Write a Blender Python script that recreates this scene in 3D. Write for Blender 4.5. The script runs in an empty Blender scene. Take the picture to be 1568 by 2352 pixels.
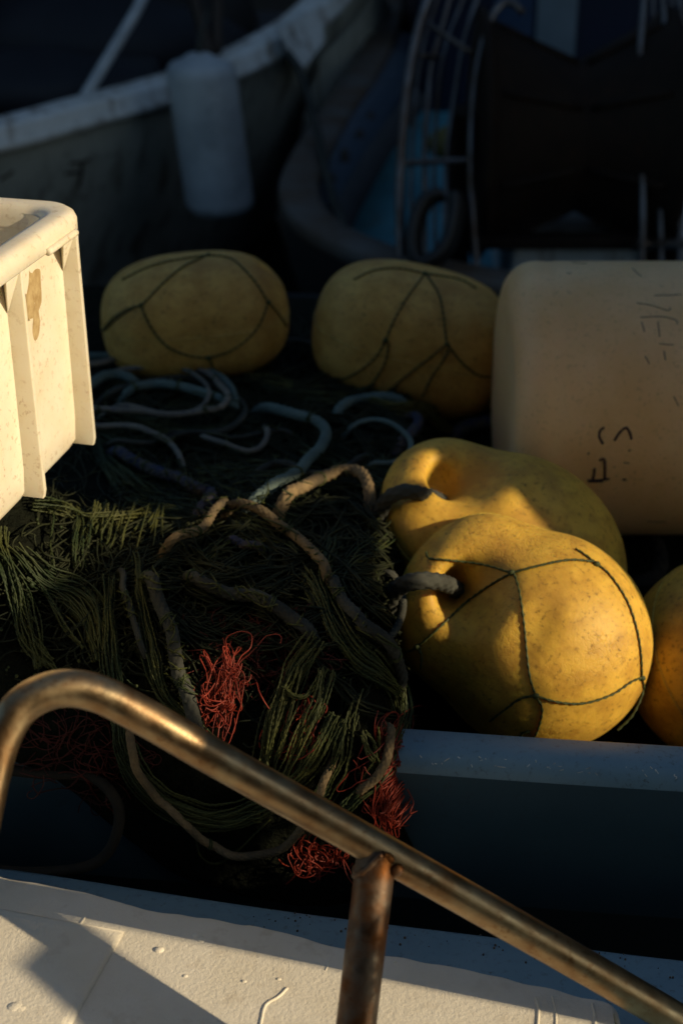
import bpy, math, random
import numpy as np
from mathutils import Vector, Matrix, noise
from mathutils.bvhtree import BVHTree

random.seed(7)
RNG = np.random.default_rng(7)
scene = bpy.context.scene
COL = scene.collection
R = math.radians

# ------------------------------------------------------------------ camera
PITCH = R(28.0)
CP, SP = math.cos(PITCH), math.sin(PITCH)
CZ = 2.60                       # eye height above the water
CAM = Vector((0, 0, CZ))
FPX = 3269.6                    # focal length in the units used to measure the photo


def ray(X, Y):
    rx = (X - 784) / FPX
    ry = (Y - 1176) / FPX
    return Vector((rx, CP - ry * SP, -(SP + ry * CP)))


def atS(X, Y, s):
    return CAM + ray(X, Y) * s


def atZ(X, Y, z):
    d = ray(X, Y)
    return CAM + d * ((z - CZ) / d.z)


def atY(X, Y, y):
    d = ray(X, Y)
    return CAM + d * (y / d.y)


cd = bpy.data.cameras.new("camera")
cam = bpy.data.objects.new("camera", cd)
COL.objects.link(cam)
cam.location = CAM
cam.rotation_euler = (R(90) - PITCH, 0, 0)
cd.lens = 50
cd.sensor_width = 36
cd.sensor_fit = 'AUTO'
cd.clip_start = 0.05
cd.clip_end = 5000
cd.dof.use_dof = True
cd.dof.focus_distance = 2.03
cd.dof.aperture_fstop = 2.8
scene.camera = cam

# ------------------------------------------------------------------ light
SUN_AZ = R(22.0)      # how far the sun stands behind the camera, from due right
SUN_EL = R(24.0)
TO_SUN = Vector((math.cos(SUN_AZ) * math.cos(SUN_EL), -math.sin(SUN_AZ) * math.cos(SUN_EL), math.sin(SUN_EL)))
sd = bpy.data.lights.new("sun", 'SUN')
sd.energy = 5.0
sd.angle = R(0.55)
sd.color = (1.0, 0.79, 0.49)
so = bpy.data.objects.new("sun", sd)
COL.objects.link(so)
so.location = (6, -3, 8)
so.rotation_euler = TO_SUN.to_track_quat('Z', 'Y').to_euler()

world = bpy.data.worlds.new("World")
scene.world = world
world.use_nodes = True
wn = world.node_tree
bg = wn.nodes['Background']
sky = wn.nodes.new('ShaderNodeTexSky')
sky.sky_type = 'NISHITA'
sky.sun_disc = False
sky.sun_elevation = SUN_EL
sky.sun_rotation = math.atan2(TO_SUN.x, TO_SUN.y)
wb_ = wn.nodes.new('ShaderNodeMix')
wb_.data_type = 'RGBA'
wb_.blend_type = 'MULTIPLY'
wb_.inputs['Factor'].default_value = 1.0
wb_.inputs['B'].default_value = (0.92, 1.04, 1.03, 1)
wn.links.new(sky.outputs[0], wb_.inputs['A'])
wn.links.new(wb_.outputs['Result'], bg.inputs[0])
bg.inputs[1].default_value = 0.082

scene.view_settings.view_transform = 'Standard'
scene.view_settings.look = 'None'
scene.view_settings.exposure = -0.04
scene.view_settings.gamma = 1.0
scene.render.engine = 'CYCLES'
scene.cycles.max_bounces = 6
scene.cycles.use_denoising = True


# ------------------------------------------------------------------ materials
def mat(name, col, rough=0.6, metal=0.0, col2=None, scale=6.0, spots=None, spot_scale=60.0, spot_amt=0.5,
        bump=0.0, bump_scale=80.0, bump_dist=0.004, sss=0.0, sss_col=(0.04, 0.02, 0.008), rough2=None, streak=None, cracks=None,
        low=0.35, high=0.65, spec=0.5, stretch=(1, 1, 1)):
    m = bpy.data.materials.new(name)
    m.use_nodes = True
    nt = m.node_tree
    N, L = nt.nodes, nt.links
    b = N['Principled BSDF']
    b.inputs['Roughness'].default_value = rough
    b.inputs['Metallic'].default_value = metal
    b.inputs['Specular IOR Level'].default_value = spec
    tc = N.new('ShaderNodeTexCoord')
    mp = N.new('ShaderNodeMapping')
    mp.inputs['Scale'].default_value = stretch
    L.new(tc.outputs['Object'], mp.inputs['Vector'])
    co = mp.outputs['Vector']
    cur = None

    def rgb(c):
        n = N.new('ShaderNodeRGB')
        n.outputs[0].default_value = (*c, 1)
        return n.outputs[0]

    def mix(fac, a, bb):
        n = N.new('ShaderNodeMix')
        n.data_type = 'RGBA'
        L.new(fac, n.inputs['Factor'])
        L.new(a, n.inputs['A'])
        L.new(bb, n.inputs['B'])
        return n.outputs['Result']

    def tex_noise(sc, detail=6, rg=0.6):
        n = N.new('ShaderNodeTexNoise')
        n.inputs['Scale'].default_value = sc
        n.inputs['Detail'].default_value = detail
        n.inputs['Roughness'].default_value = rg
        L.new(co, n.inputs['Vector'])
        return n.outputs['Fac']

    def ramp(v, lo, hi, a=0.0, bb=1.0):
        n = N.new('ShaderNodeMapRange')
        n.inputs['From Min'].default_value = lo
        n.inputs['From Max'].default_value = hi
        n.inputs['To Min'].default_value = a
        n.inputs['To Max'].default_value = bb
        L.new(v, n.inputs['Value'])
        return n.outputs['Result']

    cur = rgb(col)
    if col2 is not None:
        f = ramp(tex_noise(scale), low, high)
        cur = mix(f, cur, rgb(col2))
        if rough2 is not None:
            L.new(ramp(tex_noise(scale * 1.7), low, high, rough, rough2), b.inputs['Roughness'])
    if spots is not None:
        f1 = ramp(tex_noise(spot_scale, 3, 0.7), 0.56, 0.70, 0, spot_amt)
        f2 = ramp(tex_noise(spot_scale * 0.13, 3), 0.35, 0.65, 0.25, 1.0)
        mm = N.new('ShaderNodeMath')
        mm.operation = 'MULTIPLY'
        L.new(f1, mm.inputs[0])
        L.new(f2, mm.inputs[1])
        cur = mix(mm.outputs[0], cur, rgb(spots))
    heights = []
    if cracks is not None:
        v = N.new('ShaderNodeTexVoronoi')
        v.feature = 'DISTANCE_TO_EDGE'
        v.inputs['Scale'].default_value = cracks
        wv = N.new('ShaderNodeTexNoise')
        wv.inputs['Scale'].default_value = cracks * 0.7
        L.new(co, wv.inputs['Vector'])
        vm = N.new('ShaderNodeVectorMath')
        vm.operation = 'MULTIPLY_ADD'
        vm.inputs[1].default_value = (0.05, 0.05, 0.05)
        L.new(wv.outputs['Color'], vm.inputs[0])
        L.new(co, vm.inputs[2])
        L.new(vm.outputs[0], v.inputs['Vector'])
        patch = ramp(tex_noise(4.0, 2), 0.48, 0.62)
        ed = ramp(v.outputs['Distance'], 0.0, 0.09, 1.0, 0.0)
        mm = N.new('ShaderNodeMath')
        mm.operation = 'MULTIPLY'
        L.new(ed, mm.inputs[0])
        L.new(patch, mm.inputs[1])
        neg = N.new('ShaderNodeMath')
        neg.operation = 'MULTIPLY'
        neg.inputs[1].default_value = -0.7
        L.new(mm.outputs[0], neg.inputs[0])
        heights.append(neg.outputs[0])
    if streak is not None:
        sc, c = streak
        w = N.new('ShaderNodeTexNoise')
        w.inputs['Scale'].default_value = sc
        w.inputs['Detail'].default_value = 5
        mp2 = N.new('ShaderNodeMapping')
        mp2.inputs['Scale'].default_value = (1, 1, 0.12)
        L.new(tc.outputs['Object'], mp2.inputs['Vector'])
        L.new(mp2.outputs['Vector'], w.inputs['Vector'])
        cur = mix(ramp(w.outputs['Fac'], 0.52, 0.68, 0, 0.7), cur, rgb(c))
    L.new(cur, b.inputs['Base Color'])
    if sss > 0:
        b.inputs['Subsurface Weight'].default_value = sss
        b.inputs['Subsurface Radius'].default_value = (1.0, 0.45, 0.12)
        b.inputs['Subsurface Scale'].default_value = 0.03
    if bump > 0:
        heights.append(tex_noise(bump_scale, 4, 0.6))
    if heights:
        h = heights[0]
        for k in heights[1:]:
            ad = N.new('ShaderNodeMath')
            ad.operation = 'ADD'
            L.new(h, ad.inputs[0])
            L.new(k, ad.inputs[1])
            h = ad.outputs[0]
        bn = N.new('ShaderNodeBump')
        bn.inputs['Strength'].default_value = max(bump, 0.25)
        bn.inputs['Distance'].default_value = bump_dist
        L.new(h, bn.inputs['Height'])
        L.new(bn.outputs['Normal'], b.inputs['Normal'])
    return m


M = {}
M['buoy'] = mat('yellow_plastic', (0.68, 0.42, 0.060), 0.55, col2=(0.46, 0.255, 0.035), scale=26, spots=(0.07, 0.04, 0.010), spot_scale=105,
                spot_amt=0.9, bump=0.4, bump_scale=90, bump_dist=0.0025, sss=0.4, cracks=60, streak=(11, (0.40, 0.22, 0.035)), low=0.38, high=0.72, spec=0.4)
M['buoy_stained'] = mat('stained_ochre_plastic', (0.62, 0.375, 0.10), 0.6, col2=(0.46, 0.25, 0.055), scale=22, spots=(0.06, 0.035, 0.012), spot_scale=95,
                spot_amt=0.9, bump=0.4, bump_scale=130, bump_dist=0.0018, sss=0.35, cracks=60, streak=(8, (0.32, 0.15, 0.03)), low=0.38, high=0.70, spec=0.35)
M['float'] = mat('cream_plastic', (0.90, 0.59, 0.31), 0.5, col2=(0.80, 0.48, 0.21), scale=5, spots=(0.22, 0.13, 0.06), spot_scale=120, spot_amt=0.45,
                 bump=0.15, bump_scale=120, bump_dist=0.001, sss=0.25)
M['crate'] = mat('white_polyethylene', (0.80, 0.75, 0.63), 0.5, col2=(0.75, 0.67, 0.52), scale=12, spots=(0.34, 0.19, 0.08), spot_scale=90, spot_amt=0.6,
                 bump=0.15, bump_scale=200, bump_dist=0.0006, sss=0.1)
M['dirt'] = mat('dried_dirt', (0.50, 0.38, 0.20), 0.9, col2=(0.34, 0.23, 0.10), scale=60, bump=0.4, bump_scale=300, bump_dist=0.001)
M['deck'] = mat('white_nonskid_paint', (0.80, 0.76, 0.68), 0.6, col2=(0.72, 0.67, 0.57), scale=7, spots=(0.40, 0.30, 0.18), spot_scale=22, spot_amt=0.45,
                bump=0.55, bump_scale=190, bump_dist=0.0026)
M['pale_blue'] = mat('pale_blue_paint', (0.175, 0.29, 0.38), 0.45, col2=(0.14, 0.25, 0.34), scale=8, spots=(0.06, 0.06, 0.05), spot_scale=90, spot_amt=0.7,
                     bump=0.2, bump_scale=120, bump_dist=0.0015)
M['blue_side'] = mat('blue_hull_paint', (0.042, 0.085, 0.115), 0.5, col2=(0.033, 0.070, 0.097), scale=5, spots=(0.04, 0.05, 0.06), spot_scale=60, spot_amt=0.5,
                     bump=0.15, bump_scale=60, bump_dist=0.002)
M['steel'] = mat('rusty_stainless_steel', (0.36, 0.28, 0.17), 0.30, metal=1.0, col2=(0.25, 0.15, 0.075), scale=22, rough2=0.46, spots=(0.16, 0.07, 0.025),
                 spot_scale=70, spot_amt=0.8, bump=0.12, bump_scale=260, bump_dist=0.0008)
M['rust'] = mat('rusted_steel', (0.14, 0.11, 0.085), 0.42, metal=0.85, col2=(0.15, 0.055, 0.014), scale=16, rough2=0.75, spots=(0.10, 0.04, 0.012),
                spot_scale=60, spot_amt=0.8, bump=0.3, bump_scale=160, bump_dist=0.0012, low=0.42, high=0.6)
M['twine_green'] = mat('green_twine', (0.019, 0.034, 0.011), 0.6, col2=(0.068, 0.072, 0.017), scale=7, low=0.4, high=0.62, spec=0.35)
M['twine_olive'] = mat('olive_twine', (0.08, 0.08, 0.022), 0.6, col2=(0.14, 0.12, 0.028), scale=7, spec=0.35)
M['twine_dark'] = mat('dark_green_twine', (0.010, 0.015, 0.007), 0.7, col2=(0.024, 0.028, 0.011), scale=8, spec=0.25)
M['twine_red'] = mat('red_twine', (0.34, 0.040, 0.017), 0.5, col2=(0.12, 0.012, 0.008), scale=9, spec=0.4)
M['twine_red_shade'] = mat('shaded_red_twine', (0.075, 0.010, 0.006), 0.6, col2=(0.035, 0.006, 0.004), scale=9, spec=0.3)  # shade put into the colour: a darker copy of the red twine
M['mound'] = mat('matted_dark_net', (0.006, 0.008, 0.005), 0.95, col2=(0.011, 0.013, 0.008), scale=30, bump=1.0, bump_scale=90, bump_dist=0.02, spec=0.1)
M['red_mound'] = mat('matted_red_net', (0.10, 0.014, 0.008), 0.95, col2=(0.06, 0.010, 0.006), scale=40, bump=1.0, bump_scale=120, bump_dist=0.02, spec=0.1)
M['rope_pale'] = mat('pale_braided_rope', (0.21, 0.19, 0.16), 0.8, col2=(0.12, 0.115, 0.105), scale=18, spots=(0.05, 0.06, 0.12), spot_scale=70, spot_amt=0.9, spec=0.2)
M['rope_teal'] = mat('grey_teal_braided_rope', (0.13, 0.18, 0.17), 0.8, col2=(0.085, 0.12, 0.115), scale=14, spots=(0.05, 0.06, 0.05), spot_scale=90, spot_amt=0.5, spec=0.2)
M['rope_tan'] = mat('tan_braided_rope', (0.24, 0.17, 0.09), 0.8, col2=(0.075, 0.06, 0.04), scale=14, spots=(0.07, 0.055, 0.03), spot_scale=90, spot_amt=0.6, spec=0.2)
M['rope_grey'] = mat('grey_braided_rope', (0.060, 0.063, 0.055), 0.8, col2=(0.032, 0.033, 0.029), scale=14, spots=(0.04, 0.04, 0.03), spot_scale=90, spot_amt=0.6, spec=0.2)
M['rope_navy'] = mat('navy_braided_rope', (0.020, 0.030, 0.085), 0.8, col2=(0.09, 0.075, 0.055), scale=46, spots=(0.3, 0.24, 0.15), spot_scale=120, spot_amt=0.6, spec=0.2)
M['hose'] = mat('dark_rubber_hose', (0.018, 0.017, 0.015), 0.85, col2=(0.03, 0.026, 0.021), scale=30, bump=0.2, spec=0.15)
M['cord'] = mat('dark_green_cord', (0.035, 0.050, 0.018), 0.6, col2=(0.06, 0.07, 0.022), scale=14, spec=0.3)
M['stain'] = mat('brown_stain', (0.52, 0.33, 0.17), 0.8, col2=(0.74, 0.48, 0.26), scale=16)
M['ink'] = mat('faded_marker_ink', (0.035, 0.018, 0.022), 0.8)
M['ink_faint'] = mat('very_faded_marker_ink', (0.17, 0.12, 0.09), 0.8)
M['old_white'] = mat('weathered_white_paint', (0.74, 0.76, 0.76), 0.55, col2=(0.62, 0.64, 0.62), scale=5, spots=(0.10, 0.055, 0.03), spot_scale=11, spot_amt=0.95,
                     streak=(13, (0.20, 0.14, 0.09)), bump=0.2, bump_scale=30)
M['hull_grey'] = mat('dirty_greenish_hull', (0.46, 0.48, 0.43), 0.6, col2=(0.34, 0.36, 0.32), scale=3.5, spots=(0.06, 0.045, 0.03), spot_scale=11, spot_amt=0.8,
                     streak=(9, (0.09, 0.075, 0.05)), bump=0.2, bump_scale=24)
M['fender'] = mat('white_vinyl', (0.52, 0.57, 0.61), 0.45, col2=(0.34, 0.38, 0.42), scale=4, spots=(0.12, 0.12, 0.13), spot_scale=20, spot_amt=0.6)
M['navy'] = mat('navy_blue_paint', (0.003, 0.006, 0.030), 0.5, col2=(0.002, 0.005, 0.022), scale=3)
M['cover'] = mat('dark_navy_cover', (0.006, 0.009, 0.018), 0.7, col2=(0.004, 0.006, 0.012), scale=3)
M['blue_paint'] = mat('blue_paint', (0.018, 0.045, 0.11), 0.45, col2=(0.013, 0.035, 0.085), scale=6, spots=(0.03, 0.03, 0.03), spot_scale=24, spot_amt=0.7)
M['slate'] = mat('slate_blue_paint', (0.055, 0.085, 0.125), 0.5, col2=(0.035, 0.058, 0.09), scale=6, spots=(0.03, 0.03, 0.03), spot_scale=24, spot_amt=0.7)
M['plank'] = mat('dark_grey_plank', (0.05, 0.053, 0.06), 0.7, col2=(0.035, 0.037, 0.042), scale=6)
M['deck_blue'] = mat('turquoise_deck_paint', (0.11, 0.36, 0.45), 0.5, col2=(0.075, 0.28, 0.37), scale=4, spots=(0.20, 0.14, 0.05), spot_scale=8, spot_amt=0.7)
M['bow_wood'] = mat('worn_wood_cap', (0.075, 0.045, 0.025), 0.7, col2=(0.10, 0.095, 0.09), scale=5, spots=(0.05, 0.03, 0.02), spot_scale=14, spot_amt=0.8, bump=0.2, bump_scale=40)
M['bow_grey'] = mat('grey_bulwark_paint', (0.13, 0.145, 0.15), 0.6, col2=(0.09, 0.105, 0.11), scale=4, spots=(0.07, 0.04, 0.03), spot_scale=12, spot_amt=0.8)
M['dark_hull'] = mat('black_hull_paint', (0.006, 0.0065, 0.0075), 0.8, col2=(0.010, 0.010, 0.011), scale=5)
M['drum'] = mat('rusty_dark_steel', (0.022, 0.013, 0.008), 0.75, col2=(0.012, 0.007, 0.005), scale=6, metal=0.2, spots=(0.05, 0.02, 0.010), spot_scale=20, spot_amt=0.5, spec=0.2)
M['tube'] = mat('worn_galvanised_tube', (0.20, 0.20, 0.21), 0.33, metal=1.0, col2=(0.10, 0.065, 0.045), scale=6, rough2=0.55)
M['grey_panel'] = mat('grey_panel_paint', (0.17, 0.21, 0.25), 0.5, col2=(0.13, 0.165, 0.20), scale=4)
M['olive'] = mat('olive_tarpaulin', (0.13, 0.105, 0.02), 0.7, col2=(0.08, 0.07, 0.02), scale=9)
M['black'] = mat('black_rubber', (0.012, 0.012, 0.013), 0.5)
M['wood_dark'] = mat('dark_stained_wood', (0.05, 0.035, 0.025), 0.7, col2=(0.03, 0.02, 0.016), scale=6)
M['concrete'] = mat('grey_plaster', (0.22, 0.20, 0.18), 0.9, col2=(0.17, 0.155, 0.14), scale=1.2, bump=0.2, bump_scale=20)
M['water'] = mat('harbour_water', (0.006, 0.010, 0.012), 0.12, bump=0.25, bump_scale=5, bump_dist=0.03)
M['grime'] = mat('dark_inner_bulwark', (0.014, 0.018, 0.022), 0.8, col2=(0.009, 0.012, 0.014), scale=5, spec=0.15)


# ------------------------------------------------------------------ object helpers
def link(name, me, m=None, parent=None, smooth=True):
    o = bpy.data.objects.new(name, me)
    COL.objects.link(o)
    if m is not None:
        me.materials.append(m)
    if smooth and len(me.polygons):
        me.polygons.foreach_set('use_smooth', np.ones(len(me.polygons), dtype=bool))
    if parent is not None:
        o.parent = parent
        base = parent
        off = Vector(parent.get('_at', (0, 0, 0)))
        o.matrix_parent_inverse = Matrix.Translation(-off)
    return o


def mesh_np(V, F4=None, F3=None, uv=None):
    me = bpy.data.meshes.new('mesh')
    V = np.asarray(V, dtype=np.float32)
    me.vertices.add(len(V))
    me.vertices.foreach_set('co', V.ravel())
    n4 = 0 if F4 is None else len(F4)
    n3 = 0 if F3 is None else len(F3)
    loops = []
    if n4:
        loops.append(np.asarray(F4, dtype=np.int32).ravel())
    if n3:
        loops.append(np.asarray(F3, dtype=np.int32).ravel())
    lv = np.concatenate(loops)
    me.loops.add(len(lv))
    me.loops.foreach_set('vertex_index', lv)
    me.polygons.add(n4 + n3)
    starts = np.concatenate([np.arange(n4) * 4, n4 * 4 + np.arange(n3) * 3]).astype(np.int32)
    me.polygons.foreach_set('loop_start', starts)
    me.update(calc_edges=True)
    me.validate()
    return me


def empty(name, at, label, cat, group=None):
    o = bpy.data.objects.new(name, None)
    COL.objects.link(o)
    o.location = at
    o['_at'] = tuple(at)
    o['label'] = label
    o['category'] = cat
    if group:
        o['group'] = group
    return o


def tag(o, label, cat, group=None, kind=None):
    o['label'] = label
    o['category'] = cat
    if group:
        o['group'] = group
    if kind:
        o['kind'] = kind
    return o


def struct(o, kind='structure', label=None):
    o['kind'] = kind
    if label:
        o['label'] = label
    return o


def catmull(P, n):
    """n points evenly along a Catmull-Rom curve through P (k x d)."""
    P = np.asarray(P, dtype=float)
    if len(P) == 2:
        dense = P[0] + (P[1] - P[0]) * np.linspace(0, 1, 60)[:, None]
    else:
        Q = np.vstack([2 * P[0] - P[1], P, 2 * P[-1] - P[-2]])
        out = []
        for i in range(1, len(Q) - 2):
            t = np.linspace(0, 1, 24, endpoint=False)[:, None]
            a, b, c, d = Q[i - 1], Q[i], Q[i + 1], Q[i + 2]
            out.append(0.5 * ((2 * b) + (-a + c) * t + (2 * a - 5 * b + 4 * c - d) * t * t + (-a + 3 * b - 3 * c + d) * t ** 3))
        out.append(P[-1:])
        dense = np.vstack(out)
    L = np.concatenate([[0], np.cumsum(np.linalg.norm(np.diff(dense, axis=0), axis=1))])
    t = np.linspace(0, L[-1], n)
    return np.stack([np.interp(t, L, dense[:, k]) for k in range(dense.shape[1])], axis=1)


def resample(P, step):
    P = np.asarray(P, dtype=float)
    L = np.concatenate([[0], np.cumsum(np.linalg.norm(np.diff(P, axis=0), axis=1))])
    n = max(3, int(L[-1] / step) + 1)
    t = np.linspace(0, L[-1], n)
    return np.stack([np.interp(t, L, P[:, k]) for k in range(3)], axis=1), t


def frames(P):
    T = np.gradient(P, axis=0)
    T /= np.linalg.norm(T, axis=1)[:, None] + 1e-12
    N = np.zeros_like(P)
    a = np.array([0, 0, 1.0]) if abs(T[0, 2]) < 0.9 else np.array([1.0, 0, 0])
    v = a - T[0] * a.dot(T[0])
    N[0] = v / np.linalg.norm(v)
    for i in range(1, len(P)):
        v = N[i - 1] - T[i] * N[i - 1].dot(T[i])
        N[i] = v / (np.linalg.norm(v) + 1e-12)
    return T, N, np.cross(T, N)


def tube_arrays(P, r, sides, radf=None, cap=True, frac=None):
    """Ring mesh along P; r scalar or per-point; radf(theta, s) multiplies the radius."""
    P = np.asarray(P, dtype=float)
    T, N, B = frames(P)
    n = len(P)
    s = np.concatenate([[0], np.cumsum(np.linalg.norm(np.diff(P, axis=0), axis=1))])
    th = np.linspace(0, 2 * np.pi, sides, endpoint=False)
    rr = np.broadcast_to(np.asarray(r, dtype=float).reshape(-1, 1), (n, 1)) * np.ones((1, sides))
    if radf is not None:
        rr = rr * radf(th[None, :], s[:, None])
    V = P[:, None, :] + rr[:, :, None] * (np.cos(th)[None, :, None] * N[:, None, :] + np.sin(th)[None, :, None] * B[:, None, :])
    V = V.reshape(-1, 3)
    i = np.arange(n - 1)[:, None] * sides
    j = np.arange(sides)[None, :]
    jn = (j + 1) % sides
    F = np.stack([i + j, i + jn, i + sides + jn, i + sides + j], axis=-1).reshape(-1, 4)
    F3 = []
    if cap:
        V = np.vstack([V, P[:1], P[-1:]])
        a, b = len(V) - 2, len(V) - 1
        for q in range(sides):
            F3.append((a, (q + 1) % sides, q))
            F3.append((b, (n - 1) * sides + q, (n - 1) * sides + (q + 1) % sides))
    return V, F, np.array(F3, dtype=np.int64).reshape(-1, 3)


class Bag:
    """collects pieces of ONE mesh"""

    def __init__(self):
        self.V, self.F4, self.F3, self.n = [], [], [], 0

    def add(self, V, F4=None, F3=None):
        V = np.asarray(V, dtype=float)
        if F4 is not None and len(F4):
            self.F4.append(np.asarray(F4) + self.n)
        if F3 is not None and len(F3):
            self.F3.append(np.asarray(F3) + self.n)
        self.V.append(V)
        self.n += len(V)

    def tube(self, P, r, sides=8, radf=None, cap=True):
        self.add(*tube_arrays(P, r, sides, radf, cap))

    def twist(self, P, r, pitch=None, sides=6):
        pitch = pitch or r * 6.0
        P, _ = resample(P, pitch / 7.0)
        self.tube(P, r, sides, lambda th, s: 0.80 + 0.34 * np.cos(2 * th - 2 * np.pi * s / pitch), cap=False)

    def braid(self, P, r, sides=26):
        P, _ = resample(P, r * 0.14)
        k = 2.2 / (2 * r) / 2
        # every loaded rope is a little uneven in girth
        ph = random.uniform(0, 9)

        def f(th, s):
            a = np.abs(np.sin(3.0 * th + np.pi * k * s)) * np.abs(np.sin(3.0 * th - np.pi * k * s))
            return 0.84 + 0.27 * np.sqrt(a) + 0.03 * np.sin(s * 21 + ph)
        self.tube(P, r, sides, f)

    def box(self, lo, hi, mtx=None):
        x0, y0, z0 = lo
        x1, y1, z1 = hi
        V = np.array([(x0, y0, z0), (x1, y0, z0), (x1, y1, z0), (x0, y1, z0), (x0, y0, z1), (x1, y0, z1), (x1, y1, z1), (x0, y1, z1)], dtype=float)
        if mtx is not None:
            V = np.array([mtx @ Vector(v) for v in V])
        self.add(V, [(0, 3, 2, 1), (4, 5, 6, 7), (0, 1, 5, 4), (1, 2, 6, 5), (2, 3, 7, 6), (3, 0, 4, 7)])

    def grid(self, A, flip=False, close_v=False):
        """A: (n, m, 3) array of points"""
        A = np.asarray(A, dtype=float)
        n, m, _ = A.shape
        i = np.arange(n - 1)[:, None] * m
        if close_v:
            j = np.arange(m)[None, :]
            jn = (j + 1) % m
        else:
            j = np.arange(m - 1)[None, :]
            jn = j + 1
        F = np.stack([i + j, i + jn, i + m + jn, i + m + j], axis=-1).reshape(-1, 4)
        if flip:
            F = F[:, ::-1]
        self.add(A.reshape(-1, 3), F)

    def mesh(self):
        V = np.vstack(self.V)
        F4 = np.vstack(self.F4) if self.F4 else None
        F3 = np.vstack(self.F3) if self.F3 else None
        return mesh_np(V, F4, F3)

    def build(self, name, m, parent=None, smooth=True, bevel=0.0, seg=3):
        o = link(name, self.mesh(), m, parent, smooth)
        if bevel:
            md = o.modifiers.new('bevel', 'BEVEL')
            md.width = bevel
            md.segments = seg
            md.limit_method = 'ANGLE'
            md.harden_normals = False
        return o

    def bvh(self):
        V = [tuple(v) for v in np.vstack(self.V)]
        F = []
        if self.F4:
            F += [tuple(f) for f in np.vstack(self.F4).tolist()]
        if self.F3:
            F += [tuple(f) for f in np.vstack(self.F3).tolist()]
        return BVHTree.FromPolygons(V, F)


def smooth_path(P, k=2):
    P = np.array(P, dtype=float)
    for _ in range(k):
        Q = P.copy()
        Q[1:-1] = 0.25 * P[:-2] + 0.5 * P[1:-1] + 0.25 * P[2:]
        P = Q
    return P


def lathe(prof, n, axis='Z'):
    """prof: list of (r, t) -> (len, n, 3) grid round the axis"""
    th = np.linspace(0, 2 * np.pi, n, endpoint=False)
    A = np.zeros((len(prof), n, 3))
    for i, (r, t) in enumerate(prof):
        c, s_ = r * np.cos(th), r * np.sin(th)
        if axis == 'Z':
            A[i] = np.stack([c, s_, np.full(n, t)], axis=1)
        else:
            A[i] = np.stack([np.full(n, t), c, s_], axis=1)
    return A


def sstep(a, b, x):
    t = np.clip((x - a) / (b - a), 0, 1)
    return t * t * (3 - 2 * t)


# ------------------------------------------------------------------ water
w = Bag()
w.grid([[(-300, -100, 0), (300, -100, 0)], [(-300, 500, 0), (300, 500, 0)]], flip=False)
struct(w.build('water', M['water'], smooth=False), label='dark still harbour water between the boats')

# ------------------------------------------------------------------ near boat
DZ = CZ - 1.45            # top of the white slab
near = empty('moored_boat', (0, 1.0, DZ), 'near boat with white non-slip deck and bent steel rail', 'boat')
# slab outline (outer lip, seen from above): from the rear side of the photo's near edge round its corner
lip = [atZ(-900, 1790, DZ), atZ(-300, 1936, DZ), atZ(0, 2006, DZ), atZ(180, 2040, DZ), atZ(300, 2072, DZ), atZ(345, 2086, DZ), atZ(470, 2102, DZ), atZ(560, 2119, DZ), atZ(585, 2121, DZ),
       atZ(689, 2146, DZ), atZ(790, 2172, DZ), atZ(1037, 2214, DZ), atZ(1278, 2269, DZ), atZ(1390, 2296, DZ), atZ(1420, 2318, DZ), atZ(1428, 2350, DZ)]
lip = [(p.x, p.y) for p in lip]
LIP = np.array(lip)
ext = catmull(LIP, 170)
ext[:, 1] += np.array([noise.noise((p[0] * 30, p[1] * 30, 3)) for p in ext]) * 0.0025 + np.array([max(0, noise.noise((p[0] * 11, 4, 3)) - .2) for p in ext]) * -0.012
x_end = ext[-1, 0]
slab = Bag()
bot = np.stack([ext[:, 0] + (x_end + 0.012 - ext[:, 0]) * 0.0, np.full(len(ext), -0.9)], axis=1)
rows = []
# vertical side, rounded edge, top fading toward the camera
for (inset, dz) in [(0.0, -0.16), (0.0, -0.012), (0.0015, -0.006), (0.005, -0.0015), (0.010, 0.0)]:
    nrm = np.gradient(ext, axis=0)
    nrm = np.stack([-nrm[:, 1], nrm[:, 0]], axis=1)
    nrm /= np.linalg.norm(nrm, axis=1)[:, None]
    e = ext - nrm * inset
    rows.append(np.column_stack([e, np.full(len(ext), DZ + dz)]))
top0 = rows[-1]
for t in np.linspace(0.03, 1, 14):
    near_pt = np.column_stack([np.clip(top0[:, 0], -3, x_end - 0.010), np.full(len(top0), -0.9), np.full(len(top0), DZ)])
    rows.append(top0 * (1 - t) + near_pt * t)
slab.grid(rows)
slab_o = slab.build('deck', M['deck'], near)
slab_bvh = slab.bvh()

# square inspection panel let into the deck: raised rim bead around it, 7 mm proud
pc = [atZ(520, 2136, DZ), atZ(-160, 2000, DZ)]
hatch = Bag()
A0 = atZ(285, 2143, DZ)
A1 = atZ(165, 2356, DZ)
Aw = atZ(-200, 2052, DZ)
dn = (A1 - A0)
dl = (Aw - A0)
def hp(a, b, h):
    q = A0 + dn * a + dl * b
    return (q.x, q.y, DZ + h)
prof_h = [(0.0, -0.004), (0.0, 0.002), (0.006, 0.0042), (0.014, 0.0042)]
Arows = []
for (ins, h) in prof_h:
    k1 = ins / dn.length
    k2 = ins / dl.length
    Arows.append([hp(k1, k2, h), hp(2.2, k2, h), hp(2.2, 1.0, h), hp(k1, 1.0, h)])
hatch.grid(Arows, close_v=True)
hatch.grid([[Arows[-1][0], Arows[-1][1]], [Arows[-1][3], Arows[-1][2]]])
# the hatch lid is low; orient outward is unimportant for a thin double-sided plate
hatch.build('hatch', M['deck'], near, smooth=False)

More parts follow.
